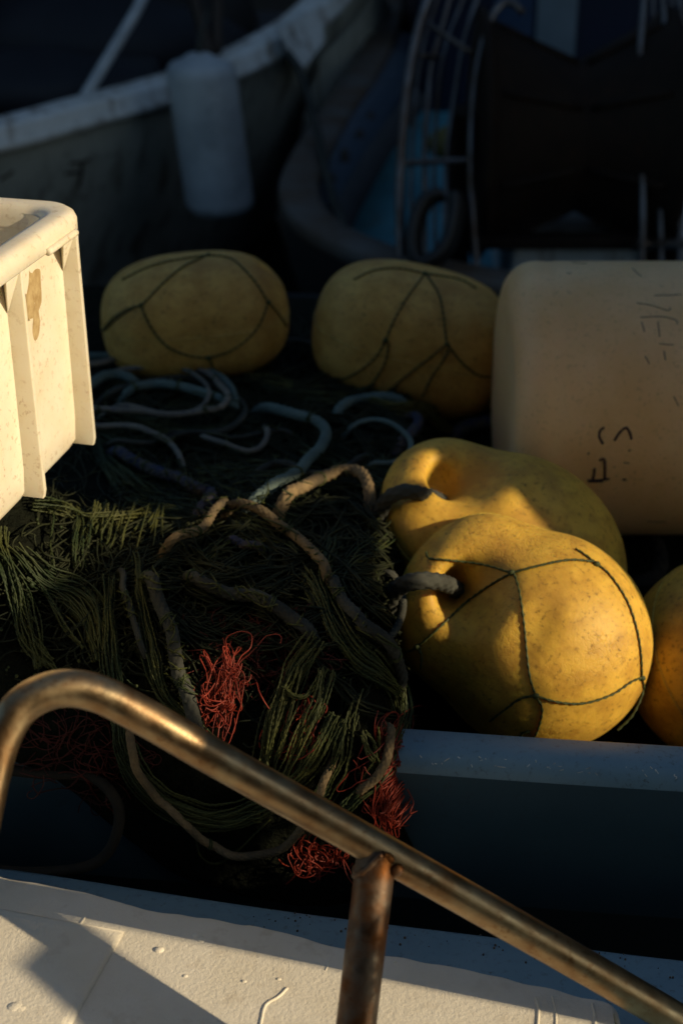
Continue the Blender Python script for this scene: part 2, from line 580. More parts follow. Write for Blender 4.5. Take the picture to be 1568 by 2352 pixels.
# blobs and cracks in the paint
bl = Bag()
for (X, Y, r) in [(365, 2183, .006), (455, 2151, .007), (463, 2160, .005), (285, 2204, .003), (425, 2243, .003), (35, 2318, .012), (47, 2322, .010), (640, 2250, .003), (905, 2210, .003), (620, 2300, .003), (560, 2255, .003)]:
    c = atZ(X, Y, DZ)
    sp = lathe([(0.02 * r, 0.55 * r), (0.45 * r, 0.5 * r), (0.8 * r, 0.28 * r), (1.0 * r, -0.05 * r)], 12)
    sp[..., 0] *= 1.3
    bl.grid(sp + np.array(c), close_v=True)
    bl.build('paint_blob', M['deck'], near)
    bl = Bag()
for path, r in [([(660, 2270), (640, 2290), (610, 2310), (600, 2345), (596, 2370)], .0022), ([(195, 2108), (180, 2130)], .002), ([(760, 2200), (748, 2230)], .0012), ([(1228, 2292), (1236, 2320), (1230, 2400)], .0022), ([(1268, 2290), (1276, 2330), (1274, 2400)], .0016), ([(1360, 2306), (1366, 2340), (1364, 2400)], .0022)]:
    P3 = catmull([tuple(atZ(X, Y, DZ)) for X, Y in path], 30)
    bl.tube(P3, r, 6)
    bl.build('paint_ridge', M['deck'], near)
    bl = Bag()

# pale blue gunwale outside the slab, lower
LZ = DZ - 0.05
outer = [atZ(-700, 1900, LZ), atZ(0, 1984, LZ), atZ(370, 2040, LZ), atZ(689, 2087, LZ), atZ(1093, 2137, LZ), atZ(1568, 2196, LZ), atZ(2300, 2270, LZ), Vector((1.6, 1.30, LZ)), Vector((2.8, 1.02, LZ))]
oc = catmull([(p.x, p.y) for p in outer], 60)
gw = Bag()
rows = []
for (ins, dz) in [(0.035, -1.35), (0.0, -0.25), (0.0, -0.02), (0.004, -0.006), (0.014, 0.0), (0.25, 0.001)]:
    rows.append(np.column_stack([oc[:, 0], oc[:, 1] - ins, np.full(len(oc), LZ + dz)]))
rows.append(np.column_stack([oc[:, 0], np.full(len(oc), -0.9), np.full(len(oc), LZ + 0.001)]))
gw.grid(rows)
gunwale_near = gw.build('gunwale', M['pale_blue'], near)
# specks of grit and a chip on the gunwale
sp = Bag()
for k in range(60):
    X = random.uniform(560, 1560)
    Y = 2087 + (X - 689) * 0.124 + random.uniform(8, 60)
    c = atZ(X, Y, LZ + 0.0015)
    r = random.uniform(.0006, .0018)
    sp.grid(lathe([(0.1 * r, r), (r, 0.4 * r), (r, -r)], 6) + np.array(c), close_v=True)
sp.build('grit_speck', M['bow_wood'], near)

# the rail
S0 = 1.68
rail_px = [(-80, 2060), (-52, 1930), (-25, 1800), (2, 1700), (50, 1622), (130, 1583), (220, 1592), (330, 1646), (480, 1733), (840, 1935), (1200, 2139), (1500, 2312), (1800, 2490), (2000, 2606), (2200, 2722), (2400, 2838)]
rail_px = [(X, Y, 1.737 + 0.10 * (X - 866) / 720) for X, Y in rail_px]
rp = catmull([tuple(atS(*q)) for q in rail_px], 260)
rp = rp[(rp[:, 2] > LZ - 0.015) | (rp[:, 0] < 0)]
foot = catmull([(-0.452, 1.165, DZ - 0.005), (-0.448, 1.172, DZ + 0.15), tuple(rp[0])], 24)[:-1]
rail = Bag()
rail.tube(np.vstack([foot, rp]), 0.0222, 40)
rail_o = rail.build('steel_tube', M['steel'], near)
rail_o['label'] = 'bent rusty steel tube rail'
tp = atS(866, 1952, 1.737)
base = atZ(790, 2585, DZ)
post = Bag()
pp = np.linspace(tp, base, 60)
post.tube(pp, 0.0245, 32)
post_o = post.build('rail_post', M['rust'], near)
post_o['label'] = 'rust stained post welded under the rail'
wl = Bag()
wp = []
ax = (base - tp).normalized()
rd = Vector(rp[150]) - Vector(rp[140])
rd.normalize()
for k in range(40):
    a = 2 * math.pi * k / 40
    side = ax.cross(rd).normalized()
    f = ax.cross(side).normalized()
    d = side * math.cos(a) + f * math.sin(a)
    # where the post surface meets the rail surface
    along = d.dot(side)
    drop = math.sqrt(max(0.0205 ** 2 - (0.0215 * along) ** 2, 0)) + 0.002
    slope = ax.dot(rd)
    off = d.dot(rd) * 0.0225
    wp.append(tp + d * 0.0235 + ax * (drop / max(0.5, math.sqrt(1 - slope ** 2)) + off * slope / (1 - slope ** 2) * -1 * 0 + off * -slope))
wp.append(wp[0])
wl.tube(smooth_path(np.array([tuple(q) for q in wp]), 1), 0.0045, 10, radf=lambda th, s: 1 + 0.25 * np.sin(s * 420) + 0 * th)
wb = atS(912, 1998, 1.722)
wl.grid(lathe([(0.001, 0.008), (0.006, 0.006), (0.0085, 0.0), (0.006, -0.006), (0.001, -0.008)], 14) + np.array(wb), close_v=True)
wl.build('weld', M['rust'], near)

# unseen plates added toward the sun, outlined to place shade and flecks of light
def sunplane(u, v, x0):
    sa, ca, se, ce = math.sin(SUN_AZ), math.cos(SUN_AZ), math.sin(SUN_EL), math.cos(SUN_EL)
    y = (u - x0 * sa) / ca
    z = (v + ca * se * x0 - sa * se * y) / ce
    return (y, CZ + z)


def plate(bag, poly, x0, th=0.02):
    n_ = len(poly)
    V = [(x0, *sunplane(u, v, x0)) for u, v in poly] + [(x0 + th, *sunplane(u, v, x0)) for u, v in poly]
    F = []
    for q in range(n_):
        F.append((q, (q + 1) % n_, n_ + (q + 1) % n_, n_ + q))
    bag.add(V, F)
    base_ = bag.n - 2 * n_
    for q in range(1, n_ - 1):
        bag.F3.append(np.array([(base_, base_ + q + 1, base_ + q), (base_ + n_, base_ + n_ + q, base_ + n_ + q + 1)]))


ws = Bag()
plate(ws, [(1.30, -0.575), (1.46, -0.57), (1.502, -0.58), (1.505, -0.84), (1.530, -0.93), (1.532, -1.9), (1.392, -1.9), (1.392, -1.2), (1.335, -1.0), (1.30, -0.95)], 2.2)
plate(ws, [(1.495, -0.58), (1.57, -0.57), (1.615, -0.575), (1.612, -0.715), (1.59, -0.735), (1.56, -0.71), (1.495, -0.73)], 2.23)
plate(ws, [(1.527, -1.135), (1.615, -1.12), (1.615, -1.9), (1.527, -1.9)], 2.23)
plate(ws, [(1.608, -0.575), (1.72, -0.588), (1.72, -1.9), (1.608, -1.9), (1.61, -1.085), (1.634, -1.07), (1.636, -1.0), (1.612, -0.985), (1.655, -0.93), (1.66, -0.82), (1.612, -0.78)], 2.2)
plate(ws, [(1.765, -0.594), (1.80, -0.60), (1.86, -0.65), (1.850, -0.72), (1.838, -0.85), (1.838, -0.97), (1.848, -1.02), (1.845, -1.12), (1.843, -1.9), (1.765, -1.9), (1.765, -0.60)], 2.2)
plate(ws, [(1.715, -0.59), (1.77, -0.60), (1.77, -0.925), (1.745, -0.935), (1.715, -0.925)], 2.2)
plate(ws, [(1.715, -0.972), (1.74, -0.968), (1.77, -0.975), (1.77, -1.9), (1.715, -1.9)], 2.2)
plate(ws, [(1.86, -0.655), (1.92, -0.652), (2.05, -0.70), (2.13, -0.735), (2.13, -0.755), (2.0, -0.768), (1.85, -0.78)], 2.24)
plate(ws, [(1.795, -0.55), (1.90, -0.60), (2.05, -0.655), (2.20, -0.705), (2.45, -0.78), (2.6, -0.78), (2.6, -0.10), (1.80, -0.10)], 2.27)
plate(ws, [(2.225, -0.70), (2.24, -0.78), (2.195, -0.83), (2.165, -0.90), (2.115, -0.95), (2.075, -1.0), (2.06, -1.3), (2.6, -1.3), (2.6, -0.70)], 2.25)
# unseen tube added on the sun side to keep sun off the straight rail
SA3 = Vector((math.sin(SUN_AZ), math.cos(SUN_AZ), 0))
SK3 = Vector((-math.cos(SUN_AZ) * math.sin(SUN_EL), math.sin(SUN_AZ) * math.sin(SUN_EL), math.cos(SUN_EL)))
P2 = []
for q in rp[63::5]:
    d_ = Vector(q) - CAM
    P2.append((1.5, *sunplane(d_.dot(SA3), d_.dot(SK3) - 0.003, 1.5)))
shade_tube = Bag()
shade_tube.tube(catmull(P2, 60), 0.0225, 20)
shade_tube.build('steel_tube', M['steel'], near)
# bars added across the gap to break up the sun patches
for (u0, v0, u1, v1, r_) in ((1.53, -.86, 1.62, -.83, .006), (1.53, -.93, 1.62, -.945, .012), (1.57, -.76, 1.585, -1.14, .007), (1.545, -.76, 1.56, -1.14, .004), (1.53, -1.03, 1.62, -1.05, .010), (1.53, -.99, 1.62, -.97, .004), (1.60, -.76, 1.592, -1.14, .004)):
    a_, b_ = sunplane(u0, v0, 2.215), sunplane(u1, v1, 2.215)
    ws.tube(np.linspace((2.215, *a_), (2.215, *b_), 6), r_, 8)
ws.build('shade_screen', M['old_white'], near, smooth=False)
br = Bag()  # unseen plate added, outlined to cast the diagonal shadow on the deck
plate(br, [(1.252, -0.945), (1.052, -1.168), (0.80, -1.45), (0.70, -1.42), (0.99, -1.085), (1.090, -0.995), (1.145, -0.94)], 1.3, 0.012)
br.build('shade_plate', M['steel'], near, smooth=False)
wh = Bag()  # dark block added behind the camera to cut down sky light
wh.box((-3.0, -1.4, LZ - .2), (3.0, -0.92, 5.2))
wh.build('sky_blocker', M['wood_dark'], near, smooth=False, bevel=0.02)

# ------------------------------------------------------------------ middle boat (carries nets and floats)
GZ = CZ - 1.33


def yg(x):                       # gunwale line, slightly turned to the camera
    return 1.803 - 0.105 * x


mid = empty('net_boat', (0, 2.5, 0), 'pale blue boat loaded with heaped nets, ropes and yellow floats', 'boat')
xs = np.linspace(-3.5, 4.5, 160)


def rail_rows(prof):
    rows = []
    for (dy, dz) in prof:
        wob = np.array([noise.noise((x * 3.0, 1.7, dz)) for x in xs]) * 0.0012
        rows.append(np.column_stack([xs, yg(xs) + dy + wob, np.full(len(xs), GZ + dz) + wob]))
    return rows


g = Bag()
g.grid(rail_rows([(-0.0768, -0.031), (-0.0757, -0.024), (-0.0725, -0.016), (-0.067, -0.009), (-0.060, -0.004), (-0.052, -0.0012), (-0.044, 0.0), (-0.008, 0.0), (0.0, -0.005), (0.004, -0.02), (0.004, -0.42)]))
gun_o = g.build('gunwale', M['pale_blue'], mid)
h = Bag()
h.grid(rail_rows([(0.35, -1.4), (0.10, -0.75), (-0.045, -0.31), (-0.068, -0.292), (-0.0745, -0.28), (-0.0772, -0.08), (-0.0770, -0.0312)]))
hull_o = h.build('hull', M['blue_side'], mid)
gun_bvh = g.bvh()
face_bvh = h.bvh()
# nicks and scratches in the gunwale edge
nk = Bag()
for k in range(34):
    X = random.uniform(950, 1560)
    Y = 1742 + (X - 950) * 0.055 + random.uniform(-10, 14)
    loc, nr, _, _ = gun_bvh.ray_cast(CAM, ray(X, Y).normalized())
    if loc is None:
        continue
    d = Vector((random.uniform(-1, 1), random.uniform(-.3, .3), random.uniform(-.7, .7))) * random.uniform(.002, .008)
    nk.tube(np.linspace(loc - d, loc + d, 5), random.uniform(.0005, .0009), 5)
nk.build('scratch_crack', M['old_white'], mid)
# deck and far bulwark
dk = Bag()
dk.grid([[(-3.5, 2.17, GZ - 0.30), (4.5, 1.34, GZ - 0.30)], [(-3.5, 4.6, GZ - 0.30), (4.5, 3.76, GZ - 0.30)]])
dk.build('deck', M['grime'], mid, smooth=False)
fb = Bag()
fb.grid([np.column_stack([xs, yg(xs) + 2.35 + dy, np.full(len(xs), GZ + dz)]) for (dy, dz) in [(0, -0.3), (0, -0.16), (0.01, -0.15), (0.07, -0.15), (0.08, -0.16), (0.08, -0.6), (-0.1, -1.4)]])
fb.build('bulwark', M['grime'], mid)

# ------------------------------------------------------------------ the heap of nets: a base surface everything is laid on
xsN = np.linspace(-1.35, 1.5, 190)
PL = np.array([(4.05, -.10), (3.6, .05), (3.2, .085), (2.85, .075), (2.55, .08), (2.3, .12), (2.08, .17), (1.93, .17), (1.84, .135), (1.76, .085), (1.712, .02), (1.695, -.06), (1.685, -.14), (1.69, -.20), (1.70, -.26), (1.715, -.30)])
PR = np.array([(4.05, -.12), (3.6, .03), (3.2, .04), (2.85, -.10), (2.55, -.17), (2.3, -.20), (2.15, -.21), (2.0, -.22), (1.93, -.23), (1.88, -.235), (1.86, -.24), (1.85, -.245), (1.845, -.25), (1.84, -.255), (1.835, -.26), (1.83, -.27)])
nv = 150
PLd, PRd = catmull(PL, nv), catmull(PR, nv)
# equal parameter per control point so both sheets blend
def dens(P):
    t = np.linspace(0, len(P) - 1, nv)
    i = np.arange(len(P))
    from_x = np.interp(t, i, P[:, 0])
    from_z = np.interp(t, i, P[:, 1])
    return np.column_stack([from_x, from_z])
PLd, PRd = dens(PL), dens(PR)
PLd = smooth_path(PLd, 6)
PRd = smooth_path(PRd, 6)
drop_x = [-1.4, -.6, -.45, -.36, -.28, -.15, 0.0, .06, .10, .14, 1.6]
drop_v = [.25, .25, .35, .62, .85, 1.0, 0.98, .90, .72, .45, .4]
A = np.zeros((nv, len(xsN), 3))
vi = np.arange(nv) / (nv - 1) * (len(PL) - 1)
for j, x in enumerate(xsN):
    edge = 0.03 + 0.10 * sstep(1.95, 2.6, PLd[:, 0])
    m_ = sstep(edge, edge + 0.13, x + 0 * edge)
    q = PLd * (1 - m_[:, None]) + PRd * m_[:, None]
    dr = np.interp(x, drop_x, drop_v)
    over = vi > 10.0                                # the part that hangs over the gunwale
    z = q[:, 1].copy()
    z10 = np.interp(10.0, vi, z)
    z = np.where(over & (m_ < 0.98), z10 + (z - z10) * dr, z)
    A[:, j, 0] = x
    A[:, j, 1] = q[:, 0] - 0.105 * x
    A[:, j, 2] = GZ + z
# left side rises to carry the crate
lift = np.exp(-((A[..., 0] + 0.62) / 0.20) ** 2) * np.exp(-((A[..., 1] - 2.0) / 0.24) ** 2) * 0.14
A[..., 2] += lift
for i in range(nv):
    for j in range(len(xsN)):
        p = Vector(A[i, j])
        n1 = noise.noise(p * 5.0) * 0.030 + noise.noise(p * 13.0) * 0.018 + noise.noise(p * 31.0) * 0.007
        k = 0.6 if vi[i] < 5 else (1.0 if vi[i] < 9 else 0.55)
        A[i, j, 2] += n1 * k * (0.35 if vi[i] > 10.5 else 1)
        A[i, j, 1] -= n1 * (0.9 if vi[i] > 10 else 0.2)
        if A[i, j, 1] > yg(A[i, j, 0]) - 0.083 and vi[i] > 10.5 and A[i, j, 2] < GZ and A[i, j, 0] < 0.15:
            A[i, j, 1] = yg(A[i, j, 0]) - 0.083
pile = Bag()
pile.grid(A, flip=True)
pile_bvh = pile.bvh()
heap = empty('fishing_net', (-0.2, 2.2, GZ - 0.3), 'big dark green net heap filling the blue boat between the yellow floats', 'fishing net')
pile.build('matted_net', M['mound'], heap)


def hit(X, Y, bvhs=None):
    d = ray(X, Y).normalized()
    best = None
    for b in (bvhs or (pile_bvh,)):
        loc, nr, _, dist = b.ray_cast(CAM, d)
        if loc is not None and (best is None or dist < best[2]):
            best = (loc, nr if nr.dot(d) < 0 else -nr, dist)
    if best is None:
        q = atY(X, Y, 1.66)
        if q.z > GZ + 0.06:
            q = atZ(X, Y, GZ)
        return q, Vector((0, -0.9, 0.4)).normalized()
    return best[0], best[1]


def lay(px, lift, n=None, bvhs=None, sm=3, wob=0.0):
    """3-D path lying on the heap along a line measured in the photo"""
    px = np.asarray(px, dtype=float)
    L = np.sum(np.linalg.norm(np.diff(px, axis=0), axis=1))
    n = n or max(8, int(L / 7))
    Q = catmull(px, n)
    out = []
    lf = np.broadcast_to(np.asarray(lift, dtype=float), (n,))
    last = None
    for k in range(n):
        d = ray(Q[k, 0], Q[k, 1]).normalized()
        best = None
        for b_ in (bvhs or (pile_bvh,)):
            loc, nr, _, dist = b_.ray_cast(CAM, d)
            if loc is not None and (best is None or dist < best[2]):
                best = (loc, nr if nr.dot(d) < 0 else -nr, dist)
        if best is None or (last is not None and abs(best[2] - last) > 0.24):
            if last is None:
                q_ = CAM + d * 1.0
                yy = yg(0.1) - 0.10
                last = (yy / d.y)
            p, nr = CAM + d * last, Vector((0, -0.8, 0.3)).normalized()
        else:
            p, nr = best[0], best[1]
            last = best[2]
        d = -d
        nn = (nr * 0.55 + d * 0.45 + Vector((0, 0, 0.25))).normalized()
        out.append(p + nn * lf[k])
    return smooth_path(np.array([tuple(o) for o in out]), sm)


def hank(bag, px, width, n, r=0.0015, lift=(0.002, 0.02), twist=True, wav=5.0, ends=0.08, bvhs=None, w2=None):
    px = np.asarray(px, dtype=float)
    L = np.sum(np.linalg.norm(np.diff(px, axis=0), axis=1))
    m = max(8, int(L / 9))
    C = catmull(px, m)
    T = np.gradient(C, axis=0)
    T /= np.linalg.norm(T, axis=1)[:, None]
    Nn = np.stack([-T[:, 1], T[:, 0]], axis=1)
    t = np.linspace(0, 1, m)
    w2 = width if w2 is None else w2
    for k in range(n):
        o0, o1, o2 = np.clip(RNG.normal(0, 0.42, 3), -1, 1)
        o0 = o0 * 0.5 + o1 * 0.5
        o2 = o2 * 0.5 + o1 * 0.5
        off = np.interp(t, [0, .5, 1], [o0, o1, o2]) * np.interp(t, [0, 1], [width, w2]) * 0.5
        off += np.sin(t * RNG.uniform(3, 11) + RNG.uniform(0, 6)) * wav * RNG.uniform(.3, 1)
        a = max(0, RNG.normal(0, ends))
        b = 1 - max(0, RNG.normal(0, ends))
        Q = C + Nn * off[:, None]
        sel = (t >= a) & (t <= b)
        Q = Q[sel]
        if len(Q) < 5:
            continue
        lf = RNG.uniform(*lift)
        lfa = lf + 0.006 * np.sin(np.linspace(0, RNG.uniform(3, 14), len(Q)) + RNG.uniform(0, 6))
        P = lay(Q, np.maximum(lfa, r), n=len(Q), bvhs=bvhs)
        P = catmull(P, len(P) * 2)
        if twist:
            bag.twist(P, r)
        else:
            bag.tube(P, r, 5, cap=False)


def knots(bag, px, r=0.004, lift=0.012):
    for (X, Y) in px:
        p, nr, _, _ = pile_bvh.ray_cast(CAM, ray(X, Y).normalized())
        if p is None:
            continue
        nr = nr if nr.z > 0 else -nr
        c = p + nr * lift
        a = lathe([(0.05 * r, 1.1 * r), (0.7 * r, 0.8 * r), (r, 0), (0.7 * r, -0.8 * r), (0.05 * r, -1.1 * r)], 8)
        bag.grid(a + np.array(c), close_v=True)


def tangle(bag, cx, cy, rx, ry, n, r=0.0012, length=(40, 160), curl=0.35, lift=(0.002, 0.02), twist=False, drift=None, bvhs=None):
    """loose loops of twine wandering over the heap"""
    for k in range(n):
        while True:
            a, b = RNG.uniform(-1, 1, 2)
            if a * a + b * b < 1:
                break
        x, y = cx + a * rx, cy + b * ry
        L = RNG.uniform(*length)
        step = 7.0
        th = RNG.uniform(0, 6.28) if drift is None else drift + RNG.normal(0, 0.6)
        cur = RNG.normal(0, curl)
        pts = []
        for i in range(int(L / step)):
            pts.append((x, y))
            x += math.cos(th) * step
            y += math.sin(th) * step * 0.8
            cur = cur * 0.9 + RNG.normal(0, curl * 0.35)
            th += cur
            if (x - cx) ** 2 / (rx * 1.35) ** 2 + (y - cy) ** 2 / (ry * 1.35) ** 2 > 1:
                th += 0.6
        if len(pts) < 5:
            continue
        lf = RNG.uniform(*lift)
        lfa = lf + 0.008 * np.sin(np.linspace(0, RNG.uniform(3, 10), len(pts)) + RNG.uniform(0, 6))
        P = lay(pts, np.maximum(lfa, r), n=len(pts), bvhs=bvhs, sm=2)
        P = catmull(P, len(P) * 2)
        if twist:
            bag.twist(P, r)
        else:
            bag.tube(P, r, 5, cap=False)


def loops(bag, cx, cy, rx, ry, n, size=(14, 50), r=0.0010, lift=(.004, .03), flat=(.25, .9), drift=None):
    """open loops of slack twine, each a bent arc"""
    for k in range(n):
        while True:
            a, b = RNG.uniform(-1, 1, 2)
            if a * a + b * b < 1:
                break
        x, y = cx + a * rx, cy + b * ry
        S = RNG.uniform(*size)
        f = RNG.uniform(*flat)
        th = RNG.uniform(0, 6.28) if drift is None else drift + RNG.normal(0, .45)
        span = RNG.uniform(2.5, 8.0)
        m = max(8, int(span * S / 9))
        t = np.linspace(0, span, m) + RNG.uniform(0, 6.28)
        px, py = S * np.cos(t), S * f * np.sin(t)
        px = px + np.cumsum(RNG.normal(0, .9, m)) + np.linspace(0, RNG.normal(0, S * .5), m)
        py = py + np.cumsum(RNG.normal(0, .9, m)) + np.linspace(0, RNG.normal(0, S * .5), m)
        Q = np.column_stack([x + px * math.cos(th) - py * math.sin(th), y + px * math.sin(th) + py * math.cos(th)])
        lf = RNG.uniform(*lift) + .008 * np.sin(np.linspace(0, RNG.uniform(3, 9), m) + RNG.uniform(0, 6))
        P = lay(Q, np.maximum(lf, r), n=m, sm=2)
        bag.tube(catmull(P, len(P) * 2), r, 5, cap=False)


# dark loose netting covering the whole heap
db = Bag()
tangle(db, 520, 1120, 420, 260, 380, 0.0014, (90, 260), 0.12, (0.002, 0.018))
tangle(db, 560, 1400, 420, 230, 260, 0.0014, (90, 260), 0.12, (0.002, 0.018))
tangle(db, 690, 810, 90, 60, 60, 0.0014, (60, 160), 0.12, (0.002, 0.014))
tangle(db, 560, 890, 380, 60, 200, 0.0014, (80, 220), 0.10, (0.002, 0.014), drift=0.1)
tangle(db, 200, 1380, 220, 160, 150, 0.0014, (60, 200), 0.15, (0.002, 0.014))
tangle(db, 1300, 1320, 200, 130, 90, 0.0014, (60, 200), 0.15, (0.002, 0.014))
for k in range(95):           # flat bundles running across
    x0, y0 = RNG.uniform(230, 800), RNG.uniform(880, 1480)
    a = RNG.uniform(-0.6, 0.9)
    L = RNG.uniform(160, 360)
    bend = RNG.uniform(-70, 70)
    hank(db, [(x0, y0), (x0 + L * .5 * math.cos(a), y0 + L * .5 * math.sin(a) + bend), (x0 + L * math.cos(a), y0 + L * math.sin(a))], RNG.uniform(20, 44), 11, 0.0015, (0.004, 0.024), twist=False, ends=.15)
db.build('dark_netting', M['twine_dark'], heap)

gb = Bag()
hank(gb, [(60, 1330), (130, 1370), (190, 1430), (228, 1520)], 60, 30, .0014, (.006, .02), False)
hank(gb, [(30, 1270), (110, 1345), (185, 1375), (220, 1420), (232, 1500)], 70, 26, .0014, (.006, .02), False)
hank(gb, [(250, 1340), (248, 1450), (258, 1550), (285, 1680), (300, 1760)], 60, 30, .0015, (.006, .025), True)
hank(gb, [(310, 1290), (330, 1400), (350, 1500), (380, 1600), (430, 1650), (490, 1700)], 46, 22, .0015, (.006, .025), True)
hank(gb, [(760, 1260), (742, 1330), (770, 1420), (830, 1500), (895, 1590), (908, 1640)], 56, 34, .0016, (.008, .03), True)
hank(gb, [(700, 1330), (740, 1420), (790, 1500), (850, 1560), (910, 1600)], 50, 20, .0016, (.008, .03), True)
hank(gb, [(380, 1190), (470, 1170), (560, 1210), (640, 1240)], 40, 20, .0015, (.004, .02), False)
hank(gb, [(330, 1130), (420, 1140), (520, 1150), (600, 1130), (680, 1110)], 40, 20, .0015, (.004, .02), False)
hank(gb, [(470, 1290), (540, 1250), (640, 1260), (700, 1300)], 50, 20, .0015, (.004, .02), False)
hank(gb, [(215, 1010), (250, 1090), (300, 1160), (420, 1190)], 40, 18, .0015, (.004, .02), False)
hank(gb, [(230, 960), (330, 985), (420, 930), (520, 960), (600, 975)], 40, 18, .0015, (.004, .016), False)
hank(gb, [(260, 895), (330, 890), (400, 880), (470, 905)], 26, 14, .0015, (.004, .016), False)
hank(gb, [(880, 1240), (830, 1290), (790, 1330), (760, 1370)], 60, 16, .0015, (.006, .022), True)
for a_ in range(16):      # green folds across the far half of the heap
    x0, y0 = RNG.uniform(215, 760), RNG.uniform(870, 1150)
    L_ = RNG.uniform(140, 300)
    t_ = RNG.uniform(-.25, .55)
    hank(gb, [(x0, y0), (x0 + L_ * .4, y0 + L_ * .4 * t_ + RNG.uniform(-22, 22)), (x0 + L_, y0 + L_ * t_)], RNG.uniform(26, 50), 16, .0015, (.006, .026), False, wav=7, ends=.14)
for k in range(240):
    X_, Y_ = RNG.uniform(0, 900), RNG.uniform(900, 1640)
    knots(gb, [(X_, Y_)], RNG.uniform(.0018, .0029), RNG.uniform(.006, .018))
gb.build('green_netting', M['twine_green'], heap)

# ------------------------------------------------------------------ lit green nets as bundles of their own
b = Bag()
hank(b, [(8, 1225), (14, 1290), (40, 1390), (62, 1470), (110, 1535)], 46, 20, .0016, (.008, .024), True, ends=.05)
hank(b, [(-10, 1250), (40, 1360), (70, 1440), (88, 1540)], 46, 18, .0016, (.008, .024), True, ends=.05)
hank(b, [(70, 1460), (90, 1500), (120, 1530), (135, 1545)], 50, 14, .0016, (.01, .026), True, ends=.05)
hank(b, [(60, 1300), (100, 1370), (150, 1450), (190, 1500)], 14, 5, .0016, (.02, .026), True, ends=.05)
knots(b, [(63, 1346), (85, 1435), (50, 1447), (74, 1449), (60, 1405), (15, 1255)], .0045, .022)
tag(b.build('fishing_net', M['twine_green']), 'bright green net strands cascading beneath the white crate toward the rail bend', 'fishing net', 'green net bundles')

b = Bag()
hank(b, [(70, 1170), (130, 1180), (190, 1205), (270, 1200), (350, 1190), (420, 1200)], 30, 14, .0016, (.012, .028), True, ends=.1, wav=7)
for k in range(20):
    x = RNG.uniform(205, 372)
    s_ = RNG.uniform(-46, 4)
    y1 = RNG.uniform(1235, 1290)
    hank(b, [(x + 6, 1184 + RNG.normal(0, 5)), (x + s_ * .25, 1206), (x + s_ * .7, y1 - 16), (x + s_, y1)], 5, 2, .0016, (.020, .032), True, wav=3, ends=.05)
for k in range(8):
    x = RNG.uniform(100, 180)
    hank(b, [(x, 1180), (x + 20, 1200), (x + 6, 1260), (x + 16, 1310)], 6, 2, .0016, (.01, .024), True, wav=4, ends=.05)
tag(b.build('fishing_net', M['twine_green']), 'olive net strands draped in sunlight over a rope below the white crate', 'fishing net', 'green net bundles')

b = Bag()
hank(b, [(735, 1480), (690, 1540), (650, 1640), (620, 1740), (590, 1830)], 90, 34, .0016, (.014, .034), True, ends=.08)
hank(b, [(750, 1550), (735, 1620), (700, 1690), (660, 1790), (640, 1850)], 46, 14, .0016, (.018, .036), True, ends=.08)
hank(b, [(640, 1590), (700, 1620), (745, 1560)], 14, 6, .0016, (.03, .04), True, ends=.02, wav=2)
hank(b, [(820, 1600), (790, 1690), (770, 1760), (720, 1860)], 60, 9, .0016, (.014, .03), True, ends=.12, wav=9)
tag(b.build('fishing_net', M['twine_green']), 'green net strands hanging in front of the red net, sunlit at their tips', 'fishing net', 'green net bundles')

b = Bag()
hank(b, [(290, 1720), (330, 1790), (400, 1850), (480, 1880), (560, 1870), (650, 1820), (720, 1745), (770, 1650)], 70, 34, .0016, (.012, .034), True, ends=.1)
hank(b, [(260, 1640), (300, 1770), (370, 1850), (470, 1895), (600, 1880)], 46, 16, .0016, (.01, .03), True, ends=.1)
hank(b, [(905, 1590), (908, 1660), (880, 1740), (860, 1790), (800, 1850), (740, 1880)], 46, 26, .0017, (.014, .036), True, ends=.1)
hank(b, [(840, 1680), (850, 1740), (840, 1800), (790, 1850)], 40, 9, .0017, (.02, .036), True, ends=.1, wav=10)
hank(b, [(450, 1900), (458, 1965), (500, 1985), (560, 1940), (620, 1880)], 6, 2, .0014, (.004, .006), True, ends=.01, wav=2)
tag(b.build('fishing_net', M['twine_green']), 'loop of green net sagging over the blue gunwale behind the steel rail', 'fishing net', 'green net bundles')

b = Bag()
hank(b, [(835, 932), (890, 945), (960, 948), (1040, 962), (1085, 985)], 30, 26, .0017, (.010, .03), True, ends=.05)
hank(b, [(960, 950), (1000, 985), (1050, 1010)], 22, 14, .0017, (.014, .03), True, ends=.05)
hank(b, [(560, 870), (640, 895), (720, 915), (790, 935)], 44, 26, .0015, (.006, .02), True, ends=.08)
tag(b.build('fishing_net', M['twine_olive']), 'yellowish net strands lying along the far side of the heap before the floats', 'fishing net', 'green net bundles')

# red nets
rb = Bag()
loops(rb, 518, 1595, 28, 66, 46, (24, 84), .0010, (.016, .050), (.08, .35), drift=1.75)
tangle(rb, 505, 1585, 32, 60, 8, .0011, (60, 160), 0.35, (.045, .075), False)
r_o = rb.build('fishing_net', M['twine_red'])
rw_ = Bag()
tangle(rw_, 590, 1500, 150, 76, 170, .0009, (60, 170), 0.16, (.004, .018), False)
rw_.build('shaded_netting', M['twine_red_shade'], r_o)
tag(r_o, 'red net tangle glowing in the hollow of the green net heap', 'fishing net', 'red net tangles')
rb = Bag()
loops(rb, 895, 1770, 26, 112, 80, (14, 44), .0010, (.004, .034), drift=1.5)
loops(rb, 884, 1800, 28, 90, 40, (30, 90), .0010, (.006, .036), (.06, .22), drift=1.75)
tag(rb.build('fishing_net', M['twine_red']), 'orange red net frayed along the end of the heap over the gunwale', 'fishing net', 'red net tangles')
rb = Bag()
loops(rb, 735, 1968, 74, 22, 44, (14, 44), .0010, (.002, .022), (.2, .8))
tag(rb.build('fishing_net', M['twine_red']), 'small red net fringe hanging lowest, behind the rail post joint', 'fishing net', 'red net tangles')
rb = Bag()
